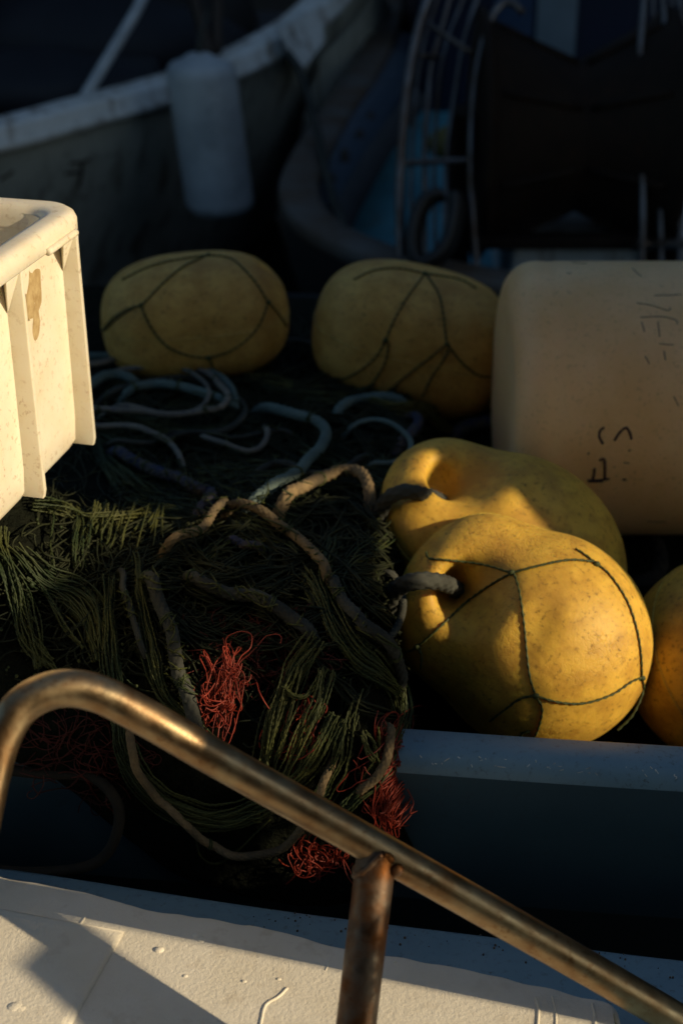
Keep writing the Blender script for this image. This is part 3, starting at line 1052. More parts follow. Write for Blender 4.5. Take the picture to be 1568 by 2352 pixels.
loops(rb, 700, 1690, 30, 60, 26, (14, 50), .0011, (.006, .026), (.15, .6), drift=2.1)
tag(rb.build('fishing_net', M['twine_red']), 'short red net scraps caught among the hanging green strands', 'fishing net', 'red net tangles')
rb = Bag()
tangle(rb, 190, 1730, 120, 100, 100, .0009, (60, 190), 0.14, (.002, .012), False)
tag(rb.build('fishing_net', M['twine_red_shade']), 'dim red net in shade under the bend of the steel rail', 'fishing net', 'red net tangles')

# ------------------------------------------------------------------ ropes on the heap
PXM = 1 / FPX
rope_bvhs = []


def rope(px, width, m, label, lift=None, bvhs=None, group='ropes among the nets', lash=0, bury=True):
    mid_px = px[len(px) // 2]
    p, _ = hit(*mid_px, bvhs)
    dist = (p - CAM).length
    r = width * 0.44 * PXM * dist
    n_ = max(10, int(sum(math.dist(px[i], px[i + 1]) for i in range(len(px) - 1)) / 7))
    lf = np.full(n_, (r * 1.1 + 0.010) if lift is None else lift)
    if bury:
        t_ = np.linspace(0, 1, n_)
        e_ = np.minimum(t_ / 0.09, 1) * np.minimum((1 - t_) / 0.09, 1)
        lf = lf * e_ - (1 - e_) * (r * 1.5)
        lf += 0.009 * e_ + 0.006 * np.sin(t_ * RNG.uniform(5, 12) + RNG.uniform(0, 6)) * e_
    P = lay(px, lf, n=n_, bvhs=bvhs, sm=5)
    P = catmull(P[::3] if len(P) > 9 else P, 80)
    bag = Bag()
    bag.braid(P, r)
    rope_bvhs.append(bag.bvh())
    o = bag.build('rope', M[m])
    tag(o, label, 'rope', group)
    if lash:
        lb = Bag()
        T, N, B = frames(P)
        for k in range(lash):
            lb = Bag()
            i = int((k + 0.5) / lash * len(P) * 0.9) + 2
            for q in range(2):
                th = np.linspace(0, 2 * np.pi, 20)
                ring = P[i] + r * 1.12 * (np.cos(th)[:, None] * N[i] + np.sin(th)[:, None] * B[i]) + T[i] * (0.004 * q + 0.003 * np.sin(th))[:, None]
                lb.twist(ring, 0.0016)
            lb.build('lashing', M['cord'], o)
    return o


rope([(-40, 905), (206, 872), (264, 859), (352, 857), (439, 876), (496, 907), (524, 942), (515, 969), (474, 982), (395, 997), (308, 991), (220, 984), (60, 975)], 15, 'rope_pale', 'long pale rope looping out beside the white crate, nearest the crate', 0.046, lash=5)
rope([(-40, 870), (206, 843), (308, 846), (395, 857), (474, 881), (530, 916), (540, 950), (520, 975)], 21, 'rope_teal', 'thick grey green rope curving just outside the pale rope loop', 0.03)
rope([(120, 960), (211, 907), (246, 890), (283, 885), (330, 900)], 24, 'rope_teal', 'stub of thick grey green rope emerging behind the white crate', 0.026)
rope([(270, 926), (300, 918), (345, 913), (395, 914), (439, 925), (485, 938), (530, 950), (560, 962)], 23, 'rope_teal', 'thick grey green rope lying inside the pale rope loop', 0.028, lash=3)
rope([(560, 958), (590, 962), (640, 970), (690, 985), (730, 1003), (750, 1032), (740, 1065), (711, 1097), (685, 1122), (648, 1149), (610, 1172), (575, 1192), (545, 1205)], 28, 'rope_teal', 'hooked thick grey green rope in the middle of the heap', 0.036, lash=2)
rope([(457, 1000), (462, 1024), (494, 1048), (551, 1061), (600, 1060), (616, 1032), (608, 1000), (598, 985)], 14, 'rope_pale', 'thin pale rope bent in a small U on dark net', 0.03)
rope([(150, 1000), (200, 1002), (237, 1006), (310, 1013), (375, 1039), (412, 1075), (430, 1110)], 14, 'rope_pale', 'thin pale rope trailing from under the crate corner', 0.032)
rope([(246, 1039), (310, 1083), (352, 1109), (417, 1131), (455, 1150), (485, 1155), (480, 1185), (440, 1205)], 30, 'rope_navy', 'navy and tan speckled rope half buried in dark net', 0.026, lash=4)
rope([(526, 1165), (520, 1190), (504, 1216), (461, 1258), (405, 1280), (360, 1290)], 23, 'rope_tan', 'sunlit tan rope end curving over dark net', 0.042, lash=2)
rope([(505, 1208), (545, 1202), (573, 1206), (622, 1229), (672, 1266), (720, 1312), (750, 1345), (765, 1380)], 25, 'rope_tan', 'tan rope sloping down beside the sunlit rope end', 0.034, lash=1)
rope([(625, 1210), (650, 1185), (690, 1160), (730, 1143), (775, 1130), (815, 1131), (836, 1146), (850, 1185)], 30, 'rope_tan', 'thick sunlit rope arching up before the yellow floats', 0.045, lash=1)
rope([(432, 1325), (436, 1345), (465, 1365), (498, 1378), (560, 1391), (620, 1410), (665, 1432), (705, 1455), (735, 1490)], 32, 'rope_grey', 'grey rope with bound end lying across the heap centre', 0.032, lash=2)
rope([(320, 1330), (350, 1370), (373, 1409), (398, 1472), (405, 1534), (425, 1590), (447, 1660), (470, 1720), (500, 1760)], 34, 'rope_grey', 'thick grey rope descending toward the rail with sunlit stripes', 0.034, lash=4)
rope([(765, 1330), (772, 1360), (797, 1416), (840, 1478), (880, 1545), (905, 1610)], 30, 'rope_grey', 'thick grey rope running down the edge of the heap beside the netted float', 0.036, lash=2)
rope([(270, 1310), (284, 1350), (295, 1385), (311, 1428), (325, 1480), (345, 1530)], 16, 'rope_grey', 'short grey rope stub among vertical green strands', 0.028, lash=1)
rope([(296, 1650), (305, 1690), (317, 1727), (335, 1775), (362, 1812), (410, 1872), (470, 1920), (529, 1946), (585, 1953), (635, 1936), (675, 1903), (715, 1855), (741, 1808), (757, 1765), (772, 1730)], 20, 'rope_tan', 'thin tan rope hanging in a long U over the gunwale behind the rail', 0.034, lash=1)
rope([(868, 1310), (885, 1350), (892, 1390), (890, 1440), (880, 1480)], 19, 'rope_grey', 'thin grey rope dropping beside the nose of the netted float', 0.026)
rope([(872, 1660), (866, 1710), (858, 1760), (840, 1800), (815, 1835)], 24, 'rope_tan', 'tan rope at the end of the heap beside the orange net', 0.032)
rope([(510, 1252), (540, 1262), (580, 1276), (625, 1282)], 24, 'rope_navy', 'short navy rope piece under the tan ropes', 0.016)
rope([(760, 975), (790, 952), (820, 936), (860, 931), (905, 938), (950, 950)], 25, 'rope_teal', 'grey green rope bending before the second far float', 0.018)
rope([(905, 1045), (930, 1020), (950, 990), (945, 965), (920, 955)], 26, 'rope_navy', 'navy rope curl on dark net left of the big cream float', 0.016)
rope([(1035, 1025), (1060, 1000), (1100, 985), (1140, 985), (1200, 1000)], 34, 'rope_navy', 'navy rope disappearing beneath the cream float', 0.02)
rope([(205, 935), (300, 908), (420, 893), (510, 912), (562, 955), (525, 1003), (430, 1022), (340, 1010)], 17, 'rope_grey', 'dark grey rope coil crossing beneath the pale rope loop', 0.020)
rope([(210, 890), (310, 878), (420, 885), (480, 925), (470, 965), (390, 985), (300, 975), (215, 965)], 12, 'rope_pale', 'thin pale rope coil inside the long pale rope loop', 0.040)
rope([(225, 1030), (330, 1040), (440, 1022), (540, 1030), (640, 1010), (700, 1020)], 12, 'rope_grey', 'thin dark rope lying straight across behind the navy rope', 0.026)
rope([(780, 1010), (840, 990), (900, 1005), (940, 1050), (900, 1090), (830, 1085)], 14, 'rope_teal', 'thin grey green rope loop near the eye rope of the bare float', 0.026)
rope([(560, 1120), (640, 1090), (720, 1110), (800, 1090), (860, 1050)], 18, 'rope_grey', 'dark grey rope crossing the heap toward the cream float', 0.018)
rope([(620, 800), (660, 790), (700, 790), (735, 815), (760, 850)], 18, 'rope_grey', 'grey rope lying between the two far floats', 0.004)
rope([(1380, 1250), (1430, 1235), (1490, 1260), (1515, 1310), (1490, 1360), (1430, 1370)], 44, 'hose', 'dark coiled rope under the cream float', 0.03)
rope([(1440, 1238), (1455, 1230), (1475, 1233), (1490, 1240)], 10, 'rope_tan', 'frayed yellowish rope end under the cream float', 0.06, bury=False)
# loose twine trailing over the ropes
ob = Bag()
over = (pile_bvh, *rope_bvhs)
tangle(ob, 520, 1200, 330, 180, 90, 0.0015, (70, 200), 0.14, (0.002, 0.006), True, bvhs=over)
tangle(ob, 430, 1020, 260, 130, 50, 0.0015, (70, 220), 0.12, (0.002, 0.006), True, bvhs=over)
tangle(ob, 560, 1420, 340, 160, 70, 0.0015, (70, 200), 0.14, (0.002, 0.006), True, bvhs=over)
for o_ in ((840, 1540), (400, 1560), (860, 1480), (560, 1385), (745, 1050), (640, 1225)):
    for k in range(5):
        x, y = o_[0] + RNG.uniform(-40, 40), o_[1] + RNG.uniform(-40, 40)
        hank(ob, [(x - 40, y - 20 + RNG.uniform(-20, 20)), (x, y + RNG.uniform(-8, 8)), (x + 36, y + 24)], 8, 2, .0015, (.002, .005), True, bvhs=over, wav=3)
ob.build('loose_netting', M['twine_green'], heap)

# hose hanging in front of the hull
hb = Bag()
hp_ = [(-60, 1760), (93, 1777), (205, 1783), (258, 1826), (274, 1882), (249, 1957), (187, 1994), (62, 2004), (-60, 1992)]
P = []
for (X, Y), yy in zip(hp_, [1.74, 1.73, 1.72, 1.70, 1.69, 1.68, 1.67, 1.67, 1.67]):
    P.append(tuple(atY(X, Y, yy)))
hb.tube(catmull(P, 120), 0.0085, 16)
ho = hb.build('hose', M['hose'])
tag(ho, 'dark rubber hose looping against the blue hull below the rail bend', 'hose')


# ------------------------------------------------------------------ yellow floats
def surface_nets(f, lo, hi, n):
    xs_ = [np.linspace(lo[k], hi[k], n[k]) for k in range(3)]
    X, Y, Z = np.meshgrid(*xs_, indexing='ij')
    D = f(X, Y, Z)
    S = D < 0
    nc = tuple(k - 1 for k in D.shape)
    acc = np.zeros(nc + (3,))
    cnt = np.zeros(nc)
    idx = np.indices(nc)
    cor = [(a, b_, c) for a in (0, 1) for b_ in (0, 1) for c in (0, 1)]
    for a in range(8):
        for b_ in range(a + 1, 8):
            ca, cb = cor[a], cor[b_]
            if sum(abs(ca[k] - cb[k]) for k in range(3)) != 1:
                continue
            sa = tuple(slice(ca[k], ca[k] + nc[k]) for k in range(3))
            sb = tuple(slice(cb[k], cb[k] + nc[k]) for k in range(3))
            da, db_ = D[sa], D[sb]
            cr = (da < 0) != (db_ < 0)
            t = np.where(cr, da / np.where(cr, da - db_, 1), 0)
            for k in range(3):
                acc[..., k] += np.where(cr, ca[k] + t * (cb[k] - ca[k]), 0)
            cnt += cr
    act = cnt > 0
    vid = -np.ones(nc, dtype=np.int64)
    vid[act] = np.arange(act.sum())
    V = []
    for k in range(3):
        st_ = (hi[k] - lo[k]) / (n[k] - 1)
        V.append(lo[k] + (idx[k][act] + acc[..., k][act] / cnt[act]) * st_)
    V = np.stack(V, axis=1)
    F = []
    for k in range(3):
        u, v_ = (k + 1) % 3, (k + 2) % 3
        s0 = [slice(1, nc[q]) for q in range(3)]
        s1 = [slice(1, nc[q]) for q in range(3)]
        s0[k] = slice(0, nc[k])
        s1[k] = slice(1, nc[k] + 1)
        A_, B_ = S[tuple(s0)], S[tuple(s1)]

        def cell(du, dv):
            s = [slice(1, nc[q]) for q in range(3)]
            s[k] = slice(0, nc[k])
            s[u] = slice(1 - du, nc[u] - du)
            s[v_] = slice(1 - dv, nc[v_] - dv)
            return vid[tuple(s)]
        q = np.stack([cell(0, 0), cell(1, 0), cell(1, 1), cell(0, 1)], axis=-1)
        m1 = A_ & ~B_
        m2 = ~A_ & B_
        F.append(q[m1])
        F.append(q[m2][:, ::-1])
    return V, np.vstack(F)


def smin(a, b, k):
    h = np.clip(0.5 + 0.5 * (b - a) / k, 0, 1)
    return b * (1 - h) + a * h - k * h * (1 - h)


def ell(x, y, z, c, r):
    a, b_, d = (x - c[0]) / r[0], (y - c[1]) / r[1], (z - c[2]) / r[2]
    k0 = np.sqrt(a * a + b_ * b_ + d * d) + 1e-9
    k1 = np.sqrt((a / r[0]) ** 2 + (b_ / r[1]) ** 2 + (d / r[2]) ** 2) + 1e-9
    return k0 * (k0 - 1) / k1


# local frame: x toward the lug end, y in the mould-line plane, z along the eye
def buoy_sdf(x, y, z):
    d = ell(x, y, z, (-0.03, 0, 0), (0.205, 0.202, 0.195))
    lug = ell(x, y, z, (0.118, 0, 0), (0.132, 0.168, 0.115))
    d = smin(d, lug, 0.040)
    # scoops either side of the lug and the hole through it
    for sgn in (-1, 1):
        sc = ell(x, y, z, (0.160, 0.0, sgn * 0.150), (0.060, 0.080, 0.085))
        d = -smin(-d, sc, 0.04)
        pk = ell(x, y, z, (0.166, 0, sgn * 0.098), (0.034, 0.046, 0.092))
        d = -smin(-d, pk, 0.018)
        gr = ell(x, y, z, (0.036, 0.02, sgn * 0.247), (0.034, 0.110, 0.060))
        d = -smin(-d, gr, 0.035)
    return d


def loaf_sdf(x, y, z):
    # blunt barrel-like float with a small eye near one end
    a, b_, d_ = np.abs(x) / 0.216, np.abs(y) / 0.165, np.abs(z) / 0.185
    p_ = 2.65
    k_ = (a ** p_ + b_ ** p_ + d_ ** p_) ** (1 / p_)
    d = (k_ - 1) * 0.165
    sc = ell(x, y, z, (0.20, 0.02, 0.165), (0.042, 0.05, 0.075))
    d = -smin(-d, sc, 0.03)
    hole = np.sqrt(((x - 0.178) / 0.016) ** 2 + ((y - 0.02) / 0.028) ** 2) * 0.016 - 0.016
    d = -smin(-d, hole, 0.012)
    return d


def make_float(sdf, hi_x):
    v_, f_ = surface_nets(sdf, (-0.25, -0.22, -0.21), (hi_x, 0.22, 0.21), (104, 90, 86))
    q_ = Bag()
    q_.add(v_, f_)
    o_ = bpy.data.objects.new('tmp', q_.mesh())
    COL.objects.link(o_)
    m_ = o_.modifiers.new('s', 'SMOOTH')
    m_.factor = 0.5
    m_.iterations = 6
    me_ = bpy.data.meshes.new_from_object(o_.evaluated_get(bpy.context.evaluated_depsgraph_get()))
    bpy.data.objects.remove(o_)
    me_.materials.clear()
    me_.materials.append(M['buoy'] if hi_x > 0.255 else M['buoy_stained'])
    me_.polygons.foreach_set('use_smooth', np.ones(len(me_.polygons), dtype=bool))
    v_ = np.zeros(len(me_.vertices) * 3)
    me_.vertices.foreach_get('co', v_)
    v_ = v_.reshape(-1, 3)
    f_ = [tuple(p.vertices) for p in me_.polygons]
    bvh_ = BVHTree.FromPolygons([tuple(q) for q in v_], f_)
    sm_ = []
    for a in np.linspace(0, 2 * np.pi, 160):
        d_ = Vector((math.cos(a) * 0.6, math.sin(a) * 0.6, 0.0))
        sm_.append(tuple(bvh_.ray_cast(d_, -d_.normalized())[0]))
    q_ = Bag()
    q_.tube(smooth_path(np.array(sm_), 1), 0.0022, 6, cap=False)
    sme = q_.mesh()
    sme.materials.append(me_.materials[0])
    sme.polygons.foreach_set('use_smooth', np.ones(len(sme.polygons), dtype=bool))
    return me_, sme, v_, f_


EGG = make_float(buoy_sdf, 0.26)
LOAF = make_float(loaf_sdf, 0.25)
CR, CU, CB = Vector((1, 0, 0)), Vector((0, SP, CP)), Vector((0, -CP, SP))


def camdir(a, b_, c):
    return CR * a + CU * b_ + CB * c


def buoy(X, Y, s, tip, eye, size, label, squash=(1, 1, 1), kind=EGG):
    body_me, seam_me, BV, BF = kind
    c = atS(X, Y, s)
    t = camdir(*tip).normalized()
    e = camdir(*eye)
    e = (e - t * e.dot(t)).normalized()
    y = e.cross(t)
    m3 = Matrix((t, y, e)).transposed()
    mtx = Matrix.Translation(c) @ (m3 @ Matrix.Diagonal(Vector(squash) * size)).to_4x4()
    root = bpy.data.objects.new('fishing_float', None)
    COL.objects.link(root)
    root.matrix_world = mtx
    tag(root, label, 'fishing float', 'yellow fishing floats')
    for nm, me in (('float_body', body_me), ('mould_seam', seam_me)):
        o = bpy.data.objects.new(nm, me)
        COL.objects.link(o)
        o.parent = root
    wv = [tuple(mtx @ Vector(v)) for v in BV]
    return root, mtx, BVHTree.FromPolygons(wv, BF)


def net_cord(bu, lines, r, knot_px=(), conv=lambda x, y: (x, y), free=()):
    root, mtx, bvh = bu
    inv = mtx.inverted()
    bag = Bag()
    for line in lines:
        px = [conv(*p) for p in line]
        L = sum(math.dist(px[i], px[i + 1]) for i in range(len(px) - 1))
        Q = catmull(px, max(8, int(L / 6)))
        pts, last = [], None
        for q in Q:
            d = ray(*q).normalized()
            loc, nr, _, dist = bvh.ray_cast(CAM, d)
            if loc is not None:
                last = dist
                pts.append(tuple(loc + nr * r * 0.9))
            elif last is not None:
                pts.append(tuple(CAM + d * last))
            else:
                near_ = bvh.find_nearest(CAM + d * (root.location - CAM).length)
                pts.append(tuple(CAM + d * (near_[0] - CAM).length))
        P = catmull(smooth_path(np.array(pts), 2), 4 * len(pts))
        bag.twist(P, r)
    for kx in knot_px:
        q = conv(*kx)
        loc, nr, _, dist = bvh.ray_cast(CAM, ray(*q).normalized())
        if loc is None:
            continue
        a = lathe([(0.1 * r, 2.2 * r), (1.5 * r, 1.6 * r), (2.1 * r, 0), (1.5 * r, -1.6 * r), (0.1 * r, -2.2 * r)], 10)
        a[..., 0] *= 1.35
        bag.grid(a + np.array(loc + nr * r), close_v=True)
    me = bag.mesh()
    me.transform(inv)
    o = link('net_cord', me, M['cord'], None)
    o.parent = root
    return o


def f6(x, y):
    return (803.6 + x * .4873, 976 + y * .4873)


def f3(x, y):
    return (x * .4394, 402 + y * .4394)


def f4(x, y):
    return (689 + x * .5606, 545.5 + y * .5606)


front = buoy(1208, 1452, 2.44, (-0.86, 0.50, 0.06), (0.12, 0.06, 0.98), 0.93, 'yellow float wrapped in green net cord, resting against the blue gunwale in sun')
middle = buoy(1158, 1258, 2.62, (-0.80, 0.50, 0.15), (-0.25, 0.72, 0.60), 0.97, 'bare yellow float crossed by a shadow edge, behind the sunlit netted one', (1.06, 1.0, 0.90))
right = buoy(1690, 1500, 2.55, (0.5, 0.4, -0.6), (0.3, 0.2, 0.9), 0.93, 'bare yellow float cut off by the picture edge, below the cream float')
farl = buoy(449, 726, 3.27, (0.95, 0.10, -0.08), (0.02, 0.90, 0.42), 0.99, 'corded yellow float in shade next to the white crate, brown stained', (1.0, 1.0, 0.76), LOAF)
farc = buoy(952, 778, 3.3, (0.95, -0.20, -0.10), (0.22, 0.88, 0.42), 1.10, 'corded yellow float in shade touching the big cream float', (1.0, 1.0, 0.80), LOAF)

net_cord(front, [
    [(365, 600), (370, 632), (450, 636), (530, 640), (640, 660), (765, 700)],
    [(765, 700), (900, 665), (1030, 640), (1140, 648), (1160, 660)],
    [(1060, 587), (1110, 620), (1160, 660), (1220, 710), (1300, 830), (1345, 960), (1365, 1080), (1370, 1195)],
    [(765, 700), (680, 745), (560, 830), (450, 930), (320, 1045), (262, 1070)],
    [(775, 700), (800, 790), (820, 950), (835, 1100), (850, 1200), (875, 1275)],
    [(875, 1275), (980, 1305), (1100, 1310), (1230, 1270), (1320, 1210), (1370, 1190)],
    [(870, 1272), (800, 1290), (730, 1340), (660, 1395)],
    [(878, 1280), (905, 1330), (895, 1400), (870, 1465), (835, 1488), (800, 1478), (812, 1447), (850, 1442)],
    [(320, 1045), (340, 1080), (335, 1150)], [(1370, 1195), (1380, 1260), (1330, 1370), (1260, 1440)]], 0.0023,
    [(765, 700), (1158, 660), (875, 1275), (1370, 1193), (322, 1045)], f6)
net_cord(farl, [
    [(540, 808), (600, 740), (690, 690), (740, 680), (850, 570), (960, 480), (1090, 420)], [(545, 815), (610, 752), (700, 695), (740, 680)],
    [(1090, 420), (1200, 435), (1270, 490), (1340, 570), (1400, 665)],
    [(740, 680), (770, 760), (830, 850), (900, 910), (1000, 945), (1090, 950), (1200, 920), (1300, 850), (1360, 770), (1395, 680)],
    [(1400, 665), (1450, 720), (1495, 790)], [(1090, 420), (900, 450), (760, 490), (640, 550)], [(1090, 955), (1110, 990), (1110, 1040)]], 0.0024,
    [(740, 680), (1400, 665), (1090, 952), (1090, 422)], f3)
net_cord(farc, [
    [(510, 150), (430, 260), (370, 370), (350, 420), (300, 500), (200, 570), (130, 580)], [(350, 420), (365, 430), (340, 530), (260, 650), (300, 668)],
    [(515, 150), (570, 240), (590, 350), (600, 435)], [(600, 435), (520, 500), (430, 570), (310, 668)], [(605, 440), (600, 480), (540, 570), (500, 650)],
    [(610, 445), (660, 510), (730, 565), (795, 568)], [(510, 150), (400, 128), (300, 138), (220, 175)], [(510, 150), (650, 172), (720, 210)]], 0.0024,
    [(510, 150), (600, 437), (350, 420)], f4)

# ropes through the eyes of the two sunlit floats


def eye_rope(pts_s, width, m, label):
    P = catmull([tuple(atS(*q)) for q in pts_s], 90)
    r = width * 0.5 * PXM * pts_s[1][2]
    bag = Bag()
    bag.braid(P, r)
    tag(bag.build('rope', M[m]), label, 'rope', 'ropes through float eyes')


eye_rope([(1075, 1395, 2.50), (1050, 1358, 2.42), (1020, 1340, 2.335), (985, 1334, 2.29), (950, 1336, 2.28), (915, 1350, 2.31), (893, 1380, 2.36), (890, 1420, 2.42)], 38, 'rope_grey', 'grey braided rope passing through the eye of the netted front float')
eye_rope([(1030, 1165, 2.62), (1000, 1145, 2.55), (965, 1134, 2.49), (928, 1129, 2.47), (895, 1142, 2.48), (876, 1170, 2.51), (872, 1215, 2.54), (885, 1270, 2.57)], 34, 'rope_grey', 'grey braided rope passing through the eye of the bare float behind')

# ------------------------------------------------------------------ big cream float
fc = atS(1190, 916, 2.97)
fr = 0.284
fx0 = atS(1134, 905, 2.93).x + 0.022
prof = [(0.002, 0.018), (0.08, 0.014), (0.15, 0.006), (0.20, 0.001)]
rf = 0.062
for k in range(13):
    a = math.pi / 2 * k / 12
    prof.append((fr - rf + rf * math.sin(a), rf - rf * math.cos(a)))
for t in np.linspace(0.075, 0.10, 4):
    prof.append((fr - (0.0012 if 0.08 < t < 0.095 else 0), t))
for t in np.linspace(0.12, 1.0, 20):
    prof.append((fr, t))
for k in range(13):
    a = math.pi / 2 * k / 12
    prof.append((fr - rf + rf * math.cos(a), 1.0 + rf * math.sin(a)))
prof.append((0.002, 1.06))
G = lathe(prof, 96, 'X')
cb = Bag()
cb.grid(G + np.array((fx0, fc.y, fc.z)), close_v=True, flip=True)
cf_root = empty('mooring_float', (fx0 + .5, fc.y, fc.z - fr), 'big cream cylindrical float with faded handwriting, lying on its side', 'float')
cb.build('float_body', M['float'], cf_root)
cf_bvh = cb.bvh()



def ink(lines, r, m):
    bag = Bag()
    for line in lines:
        Q = catmull([f4(*p) for p in line], 16)
        pts = []
        for q in Q:
            loc, nr, _, _ = cf_bvh.ray_cast(CAM, ray(*q).normalized())
            if loc is not None:
                pts.append(tuple(loc - ray(*q).normalized() * 0.0001))
        if len(pts) > 3:
            wob = np.array([1 + 0.5 * noise.noise((i * 0.9, line[0][0], 0)) for i in range(len(pts))])
            bag.tube(np.array(pts), r * wob, 6)
    return bag


ink([[(1245, 778), (1230, 790), (1225, 815), (1240, 845)], [(1287, 832), (1310, 797), (1335, 779), (1350, 800), (1357, 825)], [(1178, 884), (1183, 886)], [(1347, 871), (1350, 873)],
     [(1322, 994), (1334, 991)], [(1225, 914), (1245, 908), (1249, 950), (1247, 990)], [(1206, 945), (1204, 970), (1199, 990)], [(1175, 995), (1220, 994), (1266, 989)], [(1180, 1001), (1240, 999)],
     [(1160, 1075), (1163, 1085)]], 0.0024, None).build('handwritten_lettering', M['ink'], cf_root)
ink([[(1378, 267), (1440, 278), (1510, 299), (1513, 285)], [(1450, 237), (1505, 236), (1562, 233)], [(1395, 326), (1480, 324), (1540, 338), (1543, 354)], [(1465, 345), (1472, 406)],
     [(1398, 345), (1410, 386)], [(1490, 464), (1496, 501)], [(1413, 485), (1430, 518)], [(1360, 125), (1380, 145), (1398, 159)], [(1112, 102), (1150, 106), (1174, 105)], [(1325, 922), (1347, 926)],
     [(1283, 940), (1287, 941)], [(1530, 650), (1550, 690)], [(1090, 145), (1110, 147)], [(1470, 435), (1530, 440)], [(1420, 1163), (1500, 1166)]], 0.0011, None).build('faded_lettering', M['ink_faint'], cf_root)

# ------------------------------------------------------------------ white fish crate
RZ = CZ - 0.60
pA = atZ(206, 462, RZ)          # far corner of the rim, outer
pB = atZ(0, 604, RZ)
wv_ = Vector((pA.x - pB.x, pA.y - pB.y, 0)).normalized()
nv_ = Vector((wv_.y, -wv_.x, 0))    # outward, to the right
WL, WW, HH = 0.62, 0.42, 0.395
ctr = pA - wv_ * (WL / 2) - nv_ * (WW / 2) + Vector((0, 0, 0))
crate = empty('fish_crate', (ctr.x, ctr.y, RZ - HH), 'white plastic fish crate with ribbed sides and dirt marks', 'crate')


def rrect(hw, hl, rad, n=10):
    pts = []
    for (sx, sy, a0) in ((1, 1, 0), (-1, 1, 90), (-1, -1, 180), (1, -1, 270)):
        for k in range(n + 1):
            a = R(a0 + 90 * k / n)
            pts.append((sx * (hw - rad) + rad * math.cos(a), sy * (hl - rad) + rad * math.sin(a)))
    return pts


def crate_ring(inset, z, rad):
    P_ = rrect(WW / 2 - inset, WL / 2 - inset, max(rad, 0.012))
    return [tuple(Vector((ctr.x, ctr.y, RZ + z)) + nv_ * a + wv_ * b_) for a, b_ in P_]


body = Bag()
rows = []
for (ins, z) in [(0.031, -0.030), (0.031, -0.10), (0.032, -0.20), (0.034, -0.34), (0.037, -0.380), (0.046, -0.395), (0.085, -0.400)]:
    rows.append(crate_ring(ins, z, 0.016))
rows.append(crate_ring(0.19, -0.395, 0.02))
body.grid(rows, close_v=True, flip=True)
rows = [crate_ring(ins, z, 0.05) for (ins, z) in [(0.045, -0.012), (0.050, -0.08), (0.060, -0.33), (0.08, -0.375), (0.19, -0.38)]]
body.grid(rows, close_v=True)


def on_wall(a, d, z):
    """point on the side that faces us: a metres back from the far corner, d outward from the rim line"""
    return pA - wv_ * a + nv_ * d + Vector((0, 0, z))


# ribs: hollow ribs standing out of the wall with sloping shoulders under the rim
for a in (0.047, 0.240, 0.433, 0.60):
    wt = 0.0045
    A_ = []
    for (z, d_out) in [(-0.032, -0.003), (-0.05, -0.004), (-0.20, -0.004), (-0.376, -0.004), (-0.388, -0.007)]:
        d_in = -0.046
        A_.append([tuple(on_wall(a + wt, d_in, z)), tuple(on_wall(a + wt, d_out, z)), tuple(on_wall(a - wt, d_out, z)), tuple(on_wall(a - wt, d_in, z))])
    body.grid(A_, close_v=True, flip=True)
    body.add([A_[-1][0], A_[-1][1], A_[-1][2], A_[-1][3]], [(0, 1, 2, 3)])
    # gusset toward the next rib under the rim
    g0 = [tuple(on_wall(a + wt, -0.004, -0.03)), tuple(on_wall(a + wt + 0.045, -0.004, -0.03)), tuple(on_wall(a + wt, -0.031, -0.10)), tuple(on_wall(a + wt, -0.034, -0.03))]
    body.add(g0, None, [(0, 2, 1), (0, 3, 2), (1, 2, 3), (0, 1, 3)])
body.build('crate_body', M['crate'], crate, bevel=0.0018, seg=2)
rim = Bag()
rows = []
rw, rh = 0.0, 0.034
for (ins, z) in [(0.034, -0.034), (0.004, -0.034), (0.000, -0.030), (0.000, -0.014), (0.003, -0.006), (0.009, -0.001), (0.016, 0.0), (0.030, 0.0), (0.038, -0.002), (0.044, -0.008), (0.047, -0.02), (0.048, -0.034)]:
    rows.append(crate_ring(ins, z, 0.065 - ins * 0.5))
rim.grid(rows, close_v=True, flip=True)
rim.build('rim', M['crate'], crate)
gb_ = Bag()
P = np.array([tuple(on_wall(a, 0.002, -0.029)) for a in np.linspace(0.065, 0.165, 14)])
gb_.tube(P, 0.0055, 12)
gb_.build('grip_bar', M['crate'], crate)
body_bvh = body.bvh()


def decal(outline, n_in, m, parent, name, bvhs, lift=0.0006):
    """thin crust of dirt lying on a surface, irregular outline measured in the photo"""
    Q = catmull(outline + [outline[0]], 70)[:-1]
    c = Q.mean(axis=0)
    Arow = []
    for t in np.linspace(1, 0.02, n_in):
        row = []
        for q in Q:
            p_ = c + (q - c) * t
            best = None
            for bvh in bvhs:
                loc, nr, _, dist = bvh.ray_cast(CAM, ray(*p_).normalized())
                if loc is not None and (best is None or dist < best[1]):
                    best = (loc - ray(*p_).normalized() * (lift if t < 0.97 else -0.0004), dist)
            if best is None:
                d_ = ray(*p_).normalized()
                best = (CAM + d_ * (CAM - Vector(bvhs[0].find_nearest(CAM + d_ * 2.1)[0])).length, 0)
            row.append(tuple(best[0]))
        Arow.append(row)
    bag = Bag()
    bag.grid(Arow, close_v=True)
    return bag.build(name, m, parent)


decal([(66, 615), (73, 622), (80, 612), (93, 612), (95, 640), (97, 690), (90, 715), (93, 740), (90, 775), (80, 790), (74, 765), (77, 735), (66, 735), (60, 715), (59, 680), (64, 650)], 6, M['dirt'], crate, 'dirt_patch', [body_bvh])

